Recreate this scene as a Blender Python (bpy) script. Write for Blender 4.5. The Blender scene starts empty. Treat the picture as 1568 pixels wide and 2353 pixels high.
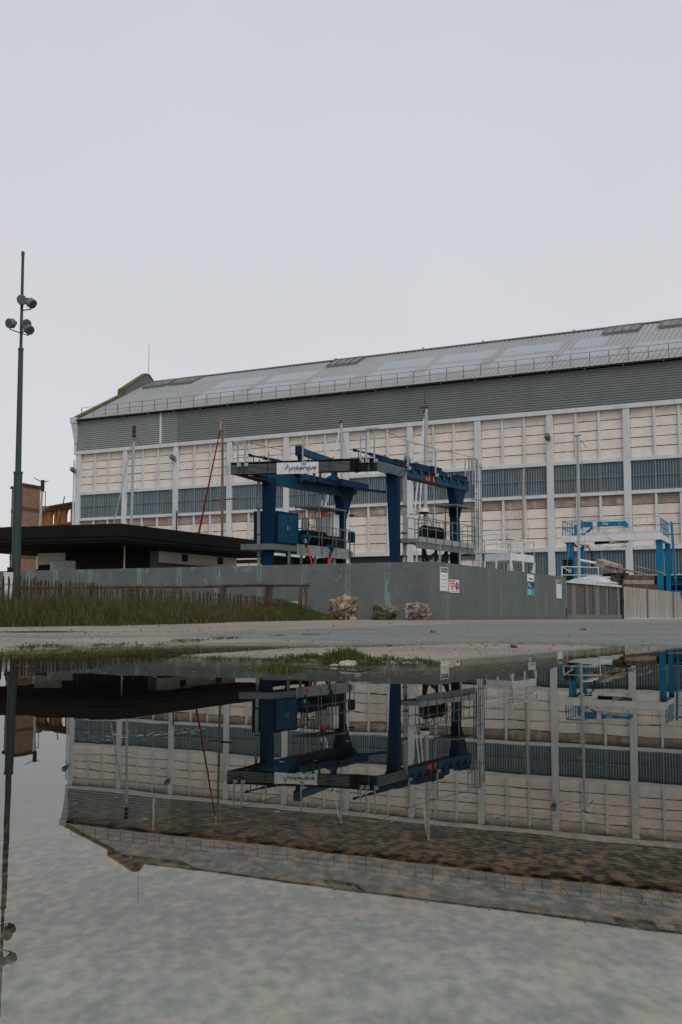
import bpy, math, random
import numpy as np
from mathutils import Vector, Matrix, noise
random.seed(7); rng=np.random.default_rng(7)
sc=bpy.context.scene; col=sc.collection
R=math.radians
# ------------------------------------------------------------------ camera model
F=2460.; IW=1568.; IH=2353.; HY=1415.; CAMH=.25
PITCH=math.atan((HY-IH/2)/F); ROLL=R(.12)
def P(px,py,Y):
    uu=px-IW/2; ww=IH/2-py
    u=uu*math.cos(ROLL)-ww*math.sin(ROLL); w=uu*math.sin(ROLL)+ww*math.cos(ROLL)
    dx,dy,dz=u/F,math.cos(PITCH)-w/F*math.sin(PITCH),math.sin(PITCH)+w/F*math.cos(PITCH)
    k=Y/dy; return Vector((dx*k,Y,CAMH+dz*k))
def G(px,py,z=0.):
    a=P(px,py,1.); k=(z-CAMH)/(a.z-CAMH); return Vector((a.x*k,k,z))
def Gs(sx,sy,z=0.): return G(sx/1.7411,sy/1.7411,z)
cd=bpy.data.cameras.new('camera'); cam=bpy.data.objects.new('camera',cd); col.objects.link(cam); sc.camera=cam
cd.sensor_fit='VERTICAL'; cd.sensor_height=36; cd.sensor_width=24; cd.lens=36*F/IH; cd.clip_start=.05; cd.clip_end=3000
cam.matrix_world=Matrix.Translation((0,0,CAMH))@Matrix.Rotation(R(90)+PITCH,4,'X')@Matrix.Rotation(ROLL,4,'Z')
# ------------------------------------------------------------------ materials
def mat(name,c,rough=.7,c2=None,scale=3.,thr=(.4,.65),spec=.3,metal=0.,bump=0.,bscale=30.,stretch=(1,1,1),coord='Object',fine=.12,det=8,c3=None,s3=1.,t3=(.55,.7),st3=(1,1,1)):
    m=bpy.data.materials.new(name); m.use_nodes=True; nt=m.node_tree; N=nt.nodes; L=nt.links; N.clear()
    out=N.new('ShaderNodeOutputMaterial'); b=N.new('ShaderNodeBsdfPrincipled'); L.new(b.outputs[0],out.inputs[0])
    b.inputs['Roughness'].default_value=rough; b.inputs['Metallic'].default_value=metal; b.inputs['Specular IOR Level'].default_value=spec
    tc=N.new('ShaderNodeTexCoord')
    def nz(sc_,st,d=det):
        mp=N.new('ShaderNodeMapping'); mp.inputs['Scale'].default_value=st; L.new(tc.outputs[coord],mp.inputs[0])
        n=N.new('ShaderNodeTexNoise'); n.inputs['Scale'].default_value=sc_; n.inputs['Detail'].default_value=d; n.inputs['Roughness'].default_value=.6
        L.new(mp.outputs[0],n.inputs[0]); return n
    def ramp(n,a,bb):
        r=N.new('ShaderNodeMapRange'); r.inputs['From Min'].default_value=a; r.inputs['From Max'].default_value=bb; L.new(n.outputs[0],r.inputs[0]); return r
    def mix(f,A,B,mode='MIX'):
        x=N.new('ShaderNodeMix'); x.data_type='RGBA'; x.blend_type=mode
        if isinstance(f,float): x.inputs[0].default_value=f
        else: L.new(f.outputs[0],x.inputs[0])
        for i,v in ((6,A),(7,B)):
            if isinstance(v,tuple): x.inputs[i].default_value=(*v,1)
            else: L.new(v,x.inputs[i])
        return x.outputs[2]
    cur=c
    if c2 is not None: cur=mix(ramp(nz(scale,stretch),*thr),c,c2)
    if c3 is not None: cur=mix(ramp(nz(s3,st3),*t3),cur,c3)
    fn=nz(scale*9,stretch,4); g=N.new('ShaderNodeMapRange'); g.inputs[1].default_value=.3; g.inputs[2].default_value=.7
    g.inputs[3].default_value=1-fine; g.inputs[4].default_value=1+fine; L.new(fn.outputs[0],g.inputs[0])
    x=N.new('ShaderNodeMix'); x.data_type='RGBA'; x.blend_type='MULTIPLY'; x.inputs[0].default_value=1.
    if isinstance(cur,tuple): x.inputs[6].default_value=(*cur,1)
    else: L.new(cur,x.inputs[6])
    L.new(g.outputs[0],x.inputs[7]); L.new(x.outputs[2],b.inputs['Base Color'])
    if bump:
        bp=N.new('ShaderNodeBump'); bp.inputs['Strength'].default_value=bump; bp.inputs['Distance'].default_value=.02
        L.new(nz(bscale,(1,1,1),5).outputs[0],bp.inputs['Height']); L.new(bp.outputs[0],b.inputs['Normal'])
    m['b']=1
    return m
M={}
M['concrete_white']=mat('painted_concrete',(.56,.58,.60),.8,(.42,.44,.46),.6,(.45,.75),stretch=(1,1,.25),fine=.06,c3=(.3,.3,.3),s3=2.,t3=(.64,.8),st3=(1,1,.2))
M['panel']=mat('beige_panel',(.70,.632,.585),.9,(.61,.55,.505),.9,(.4,.7),stretch=(1,1,.6),fine=.08,c3=(.4,.33,.29),s3=.7,t3=(.66,.9),st3=(1,1,.5))
M['panel_low']=mat('stained_panel',(.64,.575,.525),.9,(.5,.44,.395),.8,(.4,.7),stretch=(1,1,.5),fine=.1,c3=(.25,.2,.17),s3=.9,t3=(.62,.85),st3=(1,1,.5))
M['panel_stain']=mat('brown_stained_panel',(.36,.28,.24),.9,(.22,.17,.14),1.2,(.35,.65),stretch=(1,1,.5),fine=.2,c3=(.55,.46,.4),s3=.7,t3=(.55,.7))
M['joint']=mat('dark_joint',(.05,.045,.04),.9)
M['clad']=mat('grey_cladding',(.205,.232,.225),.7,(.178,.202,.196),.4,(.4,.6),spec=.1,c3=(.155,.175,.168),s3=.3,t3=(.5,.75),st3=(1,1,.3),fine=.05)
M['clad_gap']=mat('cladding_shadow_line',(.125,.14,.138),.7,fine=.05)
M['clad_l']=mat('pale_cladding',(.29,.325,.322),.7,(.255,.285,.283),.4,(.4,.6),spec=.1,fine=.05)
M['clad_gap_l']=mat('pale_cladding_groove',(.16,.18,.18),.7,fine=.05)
M['roof']=mat('roof_sheet',(.31,.315,.325),.6,(.26,.265,.27),.25,(.4,.65),spec=.3,fine=.08,stretch=(1,.3,1))
M['roof_groove']=mat('roof_groove',(.2,.205,.21),.7,fine=.1)
M['rooflight']=mat('translucent_roof_sheet',(.31,.345,.385),.6,(.33,.355,.38),.5,(.4,.6),fine=.05)
M['glazing']=mat('corrugated_glazing',(.036,.068,.105),.4,(.11,.14,.16),.9,(.45,.7),spec=.5,stretch=(2,1,.3),fine=.2)
M['glazing_rib']=mat('glazing_rib',(.20,.24,.26),.5,(.12,.155,.175),.8,(.4,.7),stretch=(2,1,.3),fine=.1)
M['skypane']=mat('weathered_skylight_pane',(.22,.22,.2),.5,(.14,.145,.135),1.,(.4,.6),spec=.2)
M['moss']=mat('mossy_coping',(.085,.078,.035),.95,(.14,.115,.04),.8,(.4,.6),fine=.3,c3=(.12,.11,.1),s3=1.5)
M['dark']=mat('dark_metal',(.014,.014,.015),.6)
M['black']=mat('black_rubber',(.008,.008,.009),.6,spec=.2)
M['rust']=mat('rusty_steel',(.14,.085,.05),.85,(.2,.17,.14),4.)
M['wall']=None
M['blue']=mat('shaded_blue_paint',(.0006,.016,.044),.55,(.001,.024,.06),.8,(.35,.7),spec=.12,fine=.07,c3=(.004,.02,.04),s3=2.5,t3=(.6,.75),st3=(1,1,.3))  # darker copy of the hoist blue, shade put into the colour
M['blue_lit']=mat('lit_blue_paint',(.002,.062,.122),.5,(.002,.048,.095),.8,(.4,.7),spec=.15,c3=(.012,.03,.04),s3=1.6,t3=(.62,.75),st3=(1,1,.4),fine=.07)  # lighter copy of the same blue, lit faces put into the colour
M['cyan']=mat('cyan_blue_paint',(.002,.165,.31),.5,(.003,.125,.24),1.5,(.4,.7),spec=.15,fine=.08,c3=(.05,.1,.14),s3=3,t3=(.62,.7))
M['galv']=mat('galvanised_steel',(.3,.33,.34),.55,(.23,.26,.27),4,(.4,.6),metal=.2)
M['galv_d']=mat('grey_green_steel',(.13,.155,.155),.6,(.1,.12,.12),3,(.4,.6))
M['white']=mat('white_paint',(.64,.65,.66),.6,(.54,.55,.55),2,(.45,.7),fine=.04)
M['white_dirty']=mat('worn_white_paint',(.55,.55,.54),.7,(.36,.35,.33),2,(.5,.75),fine=.08)
M['navy']=mat('navy_print',(.008,.05,.13),.6,fine=.02)
M['teal']=mat('teal_print',(.01,.29,.33),.6,fine=.04)
M['greyprint']=mat('grey_print',(.25,.27,.29),.7,fine=.02)
M['red']=mat('red_print',(.6,.1,.05),.6,fine=.05)
M['orange']=mat('orange_webbing',(.62,.12,.03),.85,(.4,.07,.02),8,(.4,.6))
M['redsail']=mat('red_sail_cover',(.15,.014,.011),.9,spec=.1)
M['mast']=mat('aluminium_mast',(.34,.35,.355),.5,metal=.1)
M['mast_d']=mat('weathered_brown_mast',(.1,.085,.065),.7,(.15,.12,.09),2)
M['mast_w']=mat('varnished_wooden_mast',(.36,.31,.23),.6,(.29,.25,.18),2)
M['fascia']=mat('black_fascia',(.005,.005,.0055),.6,(.007,.007,.0075),.8,(.4,.6),spec=.15,fine=.05)
M['soffit']=mat('dark_soffit',(.008,.007,.006),.9,spec=.1)
M['cream']=mat('cream_render',(.8,.79,.74),.85,(.7,.69,.64),1)
M['louvre']=mat('brown_louvre',(.03,.024,.02),.9,spec=.1)
M['greywall']=mat('slate_grey_render',(.11,.125,.13),.8)
M['pole']=mat('green_grey_pole',(.022,.042,.042),.45,(.018,.034,.035),1,spec=.4,fine=.05)
M['brick']=mat('red_brick',(.26,.155,.115),.9,(.18,.105,.078),3,(.35,.65),fine=.3,c3=(.3,.2,.155),s3=.5)
M['brick_d']=mat('dark_brick_band',(.1,.055,.04),.9,fine=.2)
M['ochre']=mat('ochre_plaster',(.36,.16,.035),.9,(.25,.1,.03),1,(.4,.6),c3=(.12,.05,.03),s3=.8,t3=(.6,.65))
M['ruin']=mat('charred_ruin',(.04,.028,.02),.9,(.1,.06,.04),1)
M['wood']=mat('grey_brown_timber',(.1,.075,.055),.9,(.05,.038,.03),2,(.4,.6),stretch=(1,1,.3),fine=.25)
M['picket']=mat('split_chestnut_picket',(.07,.052,.04),.9,(.03,.022,.017),2.5,(.4,.6),fine=.3)
M['plank']=mat('weathered_plank',(.3,.25,.21),.9,(.16,.13,.11),2,(.4,.65),fine=.2)
M['gate']=mat('brown_gate_sheet',(.105,.092,.085),.6,(.085,.075,.07),1)
M['gate_l']=mat('pale_gate_sheet',(.17,.165,.155),.6)
M['fence']=mat('beige_fence_sheet',(.34,.32,.285),.7,(.28,.26,.235),.8,(.4,.6),stretch=(1,1,.3),c3=(.2,.18,.16),s3=1.2,t3=(.6,.75),st3=(1,1,.2))
M['fence_r']=mat('fence_rib',(.16,.155,.14),.7)
M['tarp']=mat('white_tarpaulin',(.5,.52,.55),.6,(.36,.38,.42),2,(.4,.6))
M['glass']=mat('dark_glass',(.006,.006,.006),.4,spec=.15,fine=.02)
M['lens']=mat('floodlight_glass',(.05,.07,.07),.15,spec=.6,fine=.02)

# rocks
def rockmat(name,a,b,c):
    return mat(name,a,.95,b,4.,(.42,.6),bump=1.,bscale=9.,c3=c,s3=7.,t3=(.52,.62),fine=.35,coord='Object')
M['rock1']=rockmat('tan_limestone',(.34,.275,.195),(.12,.09,.055),(.02,.015,.01))
M['rock2']=rockmat('grey_brown_stone',(.17,.15,.115),(.075,.065,.045),(.02,.017,.012))
M['rock3']=rockmat('pinkish_grey_stone',(.26,.225,.195),(.09,.073,.062),(.035,.027,.022))
M['pale_stone']=rockmat('pale_wet_stone',(.32,.305,.27),(.2,.185,.155),(.08,.07,.055))

# node shorthand for the special surfaces
class NB:
    def __init__(s,name):
        s.m=bpy.data.materials.new(name); s.m.use_nodes=True; s.t=s.m.node_tree; s.t.nodes.clear()
    def n(s,t,**k):
        x=s.t.nodes.new('ShaderNode'+t)
        for a,v in k.items(): setattr(x,a,v)
        return x
    def l(s,a,b): s.t.links.new(a,b)
    def setv(s,sock,v):
        if hasattr(v,'is_linked') or isinstance(v,bpy.types.NodeSocket): s.l(v,sock)
        else: sock.default_value=v
    def math(s,op,a,b=None,c=None,clamp=False):
        x=s.n('Math',operation=op,use_clamp=clamp)
        for i,v in enumerate((a,b,c)):
            if v is not None: s.setv(x.inputs[i],v)
        return x.outputs[0]
    def mapr(s,v,a,b,c=0.,d=1.):
        x=s.n('MapRange'); s.setv(x.inputs[0],v)
        for i,q in enumerate((a,b,c,d)): s.setv(x.inputs[i+1],q)
        return x.outputs[0]
    def mix(s,f,a,b,mode='MIX'):
        x=s.n('Mix',data_type='RGBA',blend_type=mode); s.setv(x.inputs[0],f)
        for i,v in ((6,a),(7,b)):
            s.setv(x.inputs[i],(*v,1) if isinstance(v,tuple) else v)
        return x.outputs[2]
    def noise(s,vec,scale,st=(1,1,1),det=6,rough=.6,loc=(0,0,0)):
        mp=s.n('Mapping'); mp.inputs['Scale'].default_value=st; mp.inputs['Location'].default_value=loc; s.l(vec,mp.inputs[0])
        n=s.n('TexNoise'); n.inputs['Scale'].default_value=scale; n.inputs['Detail'].default_value=det; n.inputs['Roughness'].default_value=rough
        s.l(mp.outputs[0],n.inputs[0]); return n.outputs[0]
    def bsdf(s,colr,rough=.8,spec=.3,normal=None):
        b=s.n('BsdfPrincipled'); s.setv(b.inputs['Base Color'],colr if not isinstance(colr,tuple) else (*colr,1)); s.setv(b.inputs['Roughness'],rough)
        s.setv(b.inputs['Specular IOR Level'],spec)
        if normal is not None: s.l(normal,b.inputs['Normal'])
        return b.outputs[0]
    def out(s,v):
        o=s.n('OutputMaterial'); s.l(v,o.inputs[0]); return s.m

def concrete_wall_mat(name,base,base2,patch,amount,period):
    b=NB(name); tc=b.n('TexCoord').outputs['Object']; sp=b.n('SeparateXYZ'); b.l(tc,sp.inputs[0]); x,z=sp.outputs[0],sp.outputs[2]
    c=b.mix(b.mapr(b.noise(tc,.8),.35,.7),base,base2)
    c=b.mix(b.mapr(b.noise(tc,.5,(3,1,.5)),.5,.72,0.,.35),c,(.17,.195,.195))
    # dark grime patches
    c=b.mix(b.mapr(b.noise(tc,2.2,(1,1,1.6),det=9,rough=.75),.56,.72,0.,.55),c,(.035,.038,.037))
    wob=b.math('MULTIPLY',b.math('SUBTRACT',b.noise(tc,1.6,(.3,1,1),det=6),.5),.34)
    u=b.math('DIVIDE',b.math('ADD',x,wob),period)
    vo=b.n('TexVoronoi',voronoi_dimensions='1D',feature='DISTANCE_TO_EDGE'); b.l(u,vo.inputs['W']); vo.inputs['Scale'].default_value=1.; vo.inputs['Randomness'].default_value=.6
    d=b.math('MULTIPLY',vo.outputs['Distance'],period)
    band=b.mapr(d,.05,.15,1.,0.)
    pn=b.mapr(b.noise(tc,2.6,(1,1,.35),det=8,rough=.7),.44,.5)
    region=b.mapr(b.noise(tc,.33,(1,1,.2),loc=(3,0,0)),.45,.55)
    f=b.math('MULTIPLY',b.math('MULTIPLY',band,pn),amount,clamp=True)
    f=b.math('MULTIPLY',f,b.math('ADD',region,.6),clamp=True)
    # flaked blobs away from joints, denser near top
    top=b.mapr(z,.9,2.1,.0,.055)
    bl=b.mapr(b.math('ADD',b.noise(tc,2.3,(1,1,.8),det=9,rough=.68,loc=(0,0,5)),top),.63,.65,0.,amount*.7)
    f=b.math('MAXIMUM',f,bl)
    c=b.mix(f,c,patch)
    crack=b.math('MULTIPLY',b.mapr(d,.008,.02,1.,0.),b.mapr(b.noise(tc,1.,(2,1,.8)),.4,.5))
    c=b.mix(b.math('MULTIPLY',crack,.8),c,(.03,.035,.035))
    c=b.mix(b.mapr(b.noise(tc,30,det=3),.35,.65,0.,.25),c,(.06,.065,.065))
    # darker towards the foot
    c=b.mix(b.mapr(b.math('ADD',z,b.math('MULTIPLY',b.noise(tc,3.),.25)),.1,.42,.45,0.),c,(.05,.05,.045))
    bp=b.n('Bump'); bp.inputs['Strength'].default_value=.5; bp.inputs['Distance'].default_value=.02; b.l(b.noise(tc,6.,det=8),bp.inputs['Height'])
    return b.out(b.bsdf(c,.85,.25,bp.outputs[0]))
M['wall']=concrete_wall_mat('grey_painted_concrete',(.15,.165,.165),(.112,.124,.125),(.2,.29,.285),1.0,1.9)
M['wall_r']=concrete_wall_mat('green_grey_painted_concrete',(.118,.138,.13),(.1,.117,.112),(.24,.29,.28),.25,1.55)

def ground_mat():
    b=NB('gravelly_concrete_ground'); pos=b.n('NewGeometry').outputs['Position']; sp=b.n('SeparateXYZ'); b.l(pos,sp.inputs[0]); y,z=sp.outputs[1],sp.outputs[2]
    dry=b.mix(b.mapr(b.noise(pos,1.2,(1,.6,1),det=8),.35,.65),(.35,.295,.24),(.215,.19,.16))
    dry=b.mix(b.mapr(b.noise(pos,.5,(.25,1,1),det=8,loc=(2,2,0)),.45,.6),dry,(.34,.305,.265))
    dry=b.mix(b.mapr(b.noise(pos,40,det=5,rough=.8),.40,.58,0.,.75),dry,(.11,.095,.08))
    dry=b.mix(b.mapr(b.noise(pos,2.6,(.3,1.5,1),det=9,rough=.75,loc=(8,3,0)),.5,.62,0.,.7),dry,(.15,.135,.115))
    vo=b.n('TexVoronoi'); vo.inputs['Scale'].default_value=22.; b.l(pos,vo.inputs['Vector'])
    dry=b.mix(b.mapr(vo.outputs['Distance'],.12,.2,.6,0.),dry,(.5,.47,.43))
    # narrow dark joints running along the road side
    dry=b.mix(b.mapr(b.noise(pos,1.3,(.08,1.6,1),det=6,loc=(0,4,0)),.6,.66,0.,.6),dry,(.07,.062,.05))
    wet=b.mix(b.mapr(b.noise(pos,22.,det=6),.38,.66),(.06,.048,.034),(.25,.205,.155))
    wet=b.mix(b.mapr(b.noise(pos,7.,det=7,loc=(5,1,0)),.5,.7),wet,(.38,.34,.28))
    wet=b.mix(b.mapr(b.noise(pos,11.,det=6,loc=(1,5,0)),.46,.64,0.,.85),wet,(.035,.042,.045))
    n1=b.noise(pos,80.,(1,.45,1),det=3,rough=.5,loc=(2,7,0)); n2=b.noise(pos,30.,(1,.45,1),det=3,loc=(6,7,0)); n3=b.noise(pos,150.,det=2)
    mott=b.math('ADD',b.math('MULTIPLY_ADD',n1,.6,b.math('MULTIPLY',n2,.3)),b.math('MULTIPLY',n3,.1))
    n4=b.noise(pos,11.,det=5,loc=(1,2,0)); shal=b.mix(b.mapr(b.math('ADD',b.math('MULTIPLY',mott,.75),b.math('MULTIPLY',n4,.25)),.40,.61),(.05,.078,.066),(.25,.26,.21)); shal=b.mix(b.mapr(n1,.58,.72,0.,.4),shal,(.24,.19,.135))
    mid=b.mix(b.mapr(mott,.44,.60),(.006,.0045,.003),(.15,.10,.058))
    deep=(.006,.0055,.005)
    wet=b.mix(b.mapr(z,-.040,-.022),mid,shal); wet=b.mix(b.mapr(z,-.068,-.048),deep,wet)  # light absorbed by the water is put into the bed colour by depth
    c=b.mix(b.mapr(b.math('ADD',z,b.math('MULTIPLY',b.noise(pos,14.),.008)),.004,.014),wet,dry)
    rough=.95
    bp=b.n('Bump'); bp.inputs['Strength'].default_value=.7; bp.inputs['Distance'].default_value=.01; b.l(b.noise(pos,40.,det=6),bp.inputs['Height'])
    return b.out(b.bsdf(c,rough,b.mapr(z,.0,.01,0.,.2),bp.outputs[0]))
def road_mat():
    b=NB('blue_grey_asphalt'); pos=b.n('NewGeometry').outputs['Position']
    c=b.mix(b.mapr(b.noise(pos,.6,(.15,1,1),det=6),.35,.65),(.12,.137,.137),(.2,.215,.208))
    c=b.mix(b.mapr(b.noise(pos,1.4,(.3,1,1),det=8,loc=(3,3,0)),.52,.68,0.,.7),c,(.25,.24,.22))
    c=b.mix(b.mapr(b.noise(pos,45,det=4,rough=.8),.40,.60,0.,.7),c,(.06,.066,.064))
    c=b.mix(b.mapr(b.noise(pos,3.2,(.25,1.6,1),det=8,rough=.75,loc=(1,9,0)),.5,.64,0.,.75),c,(.085,.092,.09))
    c=b.mix(b.mapr(b.noise(pos,28,det=2,loc=(4,0,0)),.66,.7,0.,.7),c,(.32,.31,.28))
    c=b.mix(b.mapr(b.noise(pos,9,(.4,1,1),det=5),.66,.7,0.,.7),c,(.05,.05,.045))
    bp=b.n('Bump'); bp.inputs['Strength'].default_value=.5; bp.inputs['Distance'].default_value=.01; b.l(b.noise(pos,50.,det=5),bp.inputs['Height'])
    return b.out(b.bsdf(c,.75,.3,bp.outputs[0]))
def water_mat():
    b=NB('puddle_water'); pos=b.n('NewGeometry').outputs['Position']
    h=b.math('ADD',b.math('MULTIPLY',b.noise(pos,2.4,(1,.45,1),det=2),.55),b.math('MULTIPLY',b.noise(pos,9.,(1,.6,1),det=2),.06))
    bp=b.n('Bump'); bp.inputs['Strength'].default_value=1.; bp.inputs['Distance'].default_value=.0008; b.l(h,bp.inputs['Height'])
    lw=b.n('LayerWeight'); lw.inputs[0].default_value=.5; b.l(bp.outputs[0],lw.inputs['Normal'])
    refl=b.math('MULTIPLY_ADD',b.math('POWER',lw.outputs['Facing'],4.5),.44,.15)
    back=b.n('NewGeometry').outputs['Backfacing']; refl=b.math('MAXIMUM',b.math('SUBTRACT',refl,back),.04)
    gl=b.n('BsdfGlossy'); b.setv(gl.inputs['Color'],(.94,.955,.905,1)); b.setv(gl.inputs['Roughness'],.0); b.l(bp.outputs[0],gl.inputs['Normal'])
    tr=b.n('BsdfTransparent'); b.setv(tr.inputs[0],(.92,.89,.84,1))
    mx=b.n('MixShader'); b.l(refl,mx.inputs[0]); b.l(tr.outputs[0],mx.inputs[1]); b.l(gl.outputs[0],mx.inputs[2])
    return b.out(mx.outputs[0])
def grass_mat(name,a,b_,c_,tip):
    b=NB(name); pos=b.n('NewGeometry').outputs['Position']
    c=b.mix(b.mapr(b.noise(pos,.9,det=6),.38,.62),a,b_)
    c=b.mix(b.mapr(b.noise(pos,7.,det=3),.45,.62),c,c_)
    wn=b.n('ObjectInfo')
    gi=b.n('NewGeometry'); c=b.mix(b.mapr(gi.outputs['Random Per Island'],.0,1.,0.,1.),c,b.mix(.5,c,tip))
    return b.out(b.bsdf(c,.8,.15))
M['grass_dry']=grass_mat('dry_and_green_grass',(.038,.029,.011),(.012,.018,.005),(.07,.072,.022),(.16,.13,.055))
M['grass_green']=grass_mat('green_grass',(.022,.038,.007),(.045,.06,.013),(.014,.022,.006),(.13,.12,.035))

# ------------------------------------------------------------------ mesh builder
class MB:
    def __init__(s): s.v=[]; s.f=[]; s.mi=[]; s.k=0
    def mati(s,k): s.k=k; return s
    def add(s,vs,fs):
        o=len(s.v); s.v+= [tuple(v) for v in vs]; s.f+=[tuple(o+i for i in f) for f in fs]; s.mi+=[s.k]*len(fs); return s
    def box(s,a,b):
        (x0,y0,z0),(x1,y1,z1)=a,b
        return s.add([(x0,y0,z0),(x1,y0,z0),(x1,y1,z0),(x0,y1,z0),(x0,y0,z1),(x1,y0,z1),(x1,y1,z1),(x0,y1,z1)],
          [(0,3,2,1),(4,5,6,7),(0,1,5,4),(1,2,6,5),(2,3,7,6),(3,0,4,7)])
    def bar(s,p,q,w,h=None,w2=None,h2=None,up=(0,0,1)):
        """rectangular bar from p to q; w across, h along 'up'"""
        p,q=Vector(p),Vector(q); h=w if h is None else h; w2=w if w2 is None else w2; h2=h if h2 is None else h2
        d=(q-p).normalized(); up=Vector(up)
        if abs(d.dot(up))>.98: up=Vector((0,1,0)) if abs(d.y)<.9 else Vector((1,0,0))
        x=d.cross(up).normalized(); y=x.cross(d).normalized()
        vs=[]
        for c,a,bb in ((p,w,h),(q,w2,h2)):
            for sx,sy in ((-1,-1),(1,-1),(1,1),(-1,1)): vs.append(c+x*sx*a/2+y*sy*bb/2)
        return s.add(vs,[(3,2,1,0),(4,5,6,7),(0,1,5,4),(1,2,6,5),(2,3,7,6),(3,0,4,7)])
    def tube(s,p,q,r,r2=None,n=8):
        p,q=Vector(p),Vector(q); r2=r if r2 is None else r2; d=(q-p).normalized()
        a=Vector((0,0,1)) if abs(d.z)<.9 else Vector((1,0,0)); x=d.cross(a).normalized(); y=d.cross(x)
        vs=[c+(x*math.cos(t)+y*math.sin(t))*rr for c,rr in ((p,r),(q,r2)) for t in [2*math.pi*i/n for i in range(n)]]
        return s.add(vs,[(i,(i+1)%n,n+(i+1)%n,n+i) for i in range(n)]+[tuple(range(n-1,-1,-1)),tuple(range(n,2*n))])
    def path(s,pts,r,n=6):
        for a,b in zip(pts,pts[1:]): s.tube(a,b,r,n=n)
        return s
    def quad(s,*p): return s.add(p,[tuple(range(len(p)))])
    def prism(s,poly,vec):
        """extrude polygon (3-D points) by vec"""
        n=len(poly); v=Vector(vec); vs=[Vector(p) for p in poly]+[Vector(p)+v for p in poly]
        return s.add(vs,[tuple(range(n-1,-1,-1)),tuple(range(n,2*n))]+[(i,(i+1)%n,n+(i+1)%n,n+i) for i in range(n)])
    def build(s,name,mats,parent=None,loc=None,rotz=0,smooth=False,bevel=0):
        me=bpy.data.meshes.new(name); me.from_pydata(s.v,[],s.f)
        if not isinstance(mats,(list,tuple)): mats=[mats]
        for m in mats: me.materials.append(m)
        if len(mats)>1: me.polygons.foreach_set('material_index',s.mi)
        if smooth: me.polygons.foreach_set('use_smooth',[True]*len(me.polygons))
        me.update()
        o=bpy.data.objects.new(name,me); col.objects.link(o)
        if parent is not None: o.parent=parent
        if loc is not None: o.location=loc
        o.rotation_euler.z=rotz
        if bevel:
            bv=o.modifiers.new('b','BEVEL'); bv.width=bevel; bv.segments=2; bv.limit_method='ANGLE'
        return o
def tag(o,label=None,cat=None,group=None,kind=None):
    if label: o['label']=label
    if cat: o['category']=cat
    if group: o['group']=group
    if kind: o['kind']=kind
    return o
def thing(name,label,cat,loc=(0,0,0),rotz=0,group=None):
    o=bpy.data.objects.new(name,None); col.objects.link(o); o.location=loc; o.rotation_euler.z=rotz; o.empty_display_size=.3
    return tag(o,label,cat,group)
def copy_tree(o,parent=None):
    c=o.copy(); col.objects.link(c)
    if parent is not None: c.parent=parent
    for ch in list(o.children): copy_tree(ch,c)
    return c
def text(name,body,size,loc,m,parent,xs=1.,shear=0.,bold=0.,align='CENTER',space=1.,rot=None):
    """lettering as a flat mesh in the local XZ plane, facing -Y"""
    cu=bpy.data.curves.new('t','FONT'); cu.body=body; cu.size=size; cu.shear=shear; cu.offset=bold; cu.align_x=align; cu.align_y='CENTER'; cu.space_character=space; cu.extrude=.002
    t=bpy.data.objects.new('t',cu); me=bpy.data.meshes.new_from_object(t); bpy.data.objects.remove(t); bpy.data.curves.remove(cu)
    for v in me.vertices:
        x,y,z=v.co; v.co=(x*xs,-z,y)
        if rot is not None: v.co=rot@v.co
    me.materials.clear(); me.materials.append(m); me.name=name
    o=bpy.data.objects.new(name,me); col.objects.link(o); o.parent=parent; o.location=loc; return o
# ------------------------------------------------------------------ world and sun
w=bpy.data.worlds.new('World'); sc.world=w; w.use_nodes=True; nt=w.node_tree; nt.nodes.clear()
o_=nt.nodes.new('ShaderNodeOutputWorld'); bg=nt.nodes.new('ShaderNodeBackground'); sky=nt.nodes.new('ShaderNodeTexSky')
SUN=Vector((.30,-.62,.72)).normalized()
sky.sky_type='NISHITA'; sky.sun_disc=False; sky.sun_elevation=math.asin(SUN.z); sky.sun_rotation=math.atan2(SUN.x,SUN.y)
sky.dust_density=5.
tc=nt.nodes.new('ShaderNodeTexCoord'); sp=nt.nodes.new('ShaderNodeSeparateXYZ'); nt.links.new(tc.outputs['Generated'],sp.inputs[0])
cr=nt.nodes.new('ShaderNodeValToRGB'); nt.links.new(sp.outputs[2],cr.inputs[0]); e=cr.color_ramp
e.elements[0].position=0; e.elements[0].color=(.73,.725,.75,1); e.elements[1].position=.55; e.elements[1].color=(.60,.622,.662,1)
k=e.elements.new(.2); k.color=(.675,.685,.718,1)
nz=nt.nodes.new('ShaderNodeTexNoise'); nz.inputs['Scale'].default_value=1.6; nz.inputs['Detail'].default_value=4; nt.links.new(tc.outputs['Generated'],nz.inputs[0])
mr=nt.nodes.new('ShaderNodeMapRange'); mr.inputs[1].default_value=.3; mr.inputs[2].default_value=.7; mr.inputs[3].default_value=9.65; mr.inputs[4].default_value=10.45; nt.links.new(nz.outputs[0],mr.inputs[0])
ml=nt.nodes.new('ShaderNodeVectorMath'); ml.operation='SCALE'; nt.links.new(cr.outputs[0],ml.inputs[0]); nt.links.new(mr.outputs[0],ml.inputs['Scale'])
mx=nt.nodes.new('ShaderNodeMix'); mx.data_type='RGBA'; mx.inputs[0].default_value=.94
nt.links.new(sky.outputs[0],mx.inputs[6]); nt.links.new(ml.outputs[0],mx.inputs[7]); nt.links.new(mx.outputs[2],bg.inputs[0]); bg.inputs[1].default_value=.1; nt.links.new(bg.outputs[0],o_.inputs[0])
sl=bpy.data.lights.new('sun','SUN'); sl.energy=1.35; sl.angle=R(40); sl.color=(1,.975,.9); so=bpy.data.objects.new('sun',sl); col.objects.link(so)
so.rotation_euler=SUN.to_track_quat('Z','Y').to_euler()
sc.view_settings.view_transform='Standard'; sc.view_settings.look='None'; sc.view_settings.exposure=0
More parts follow.
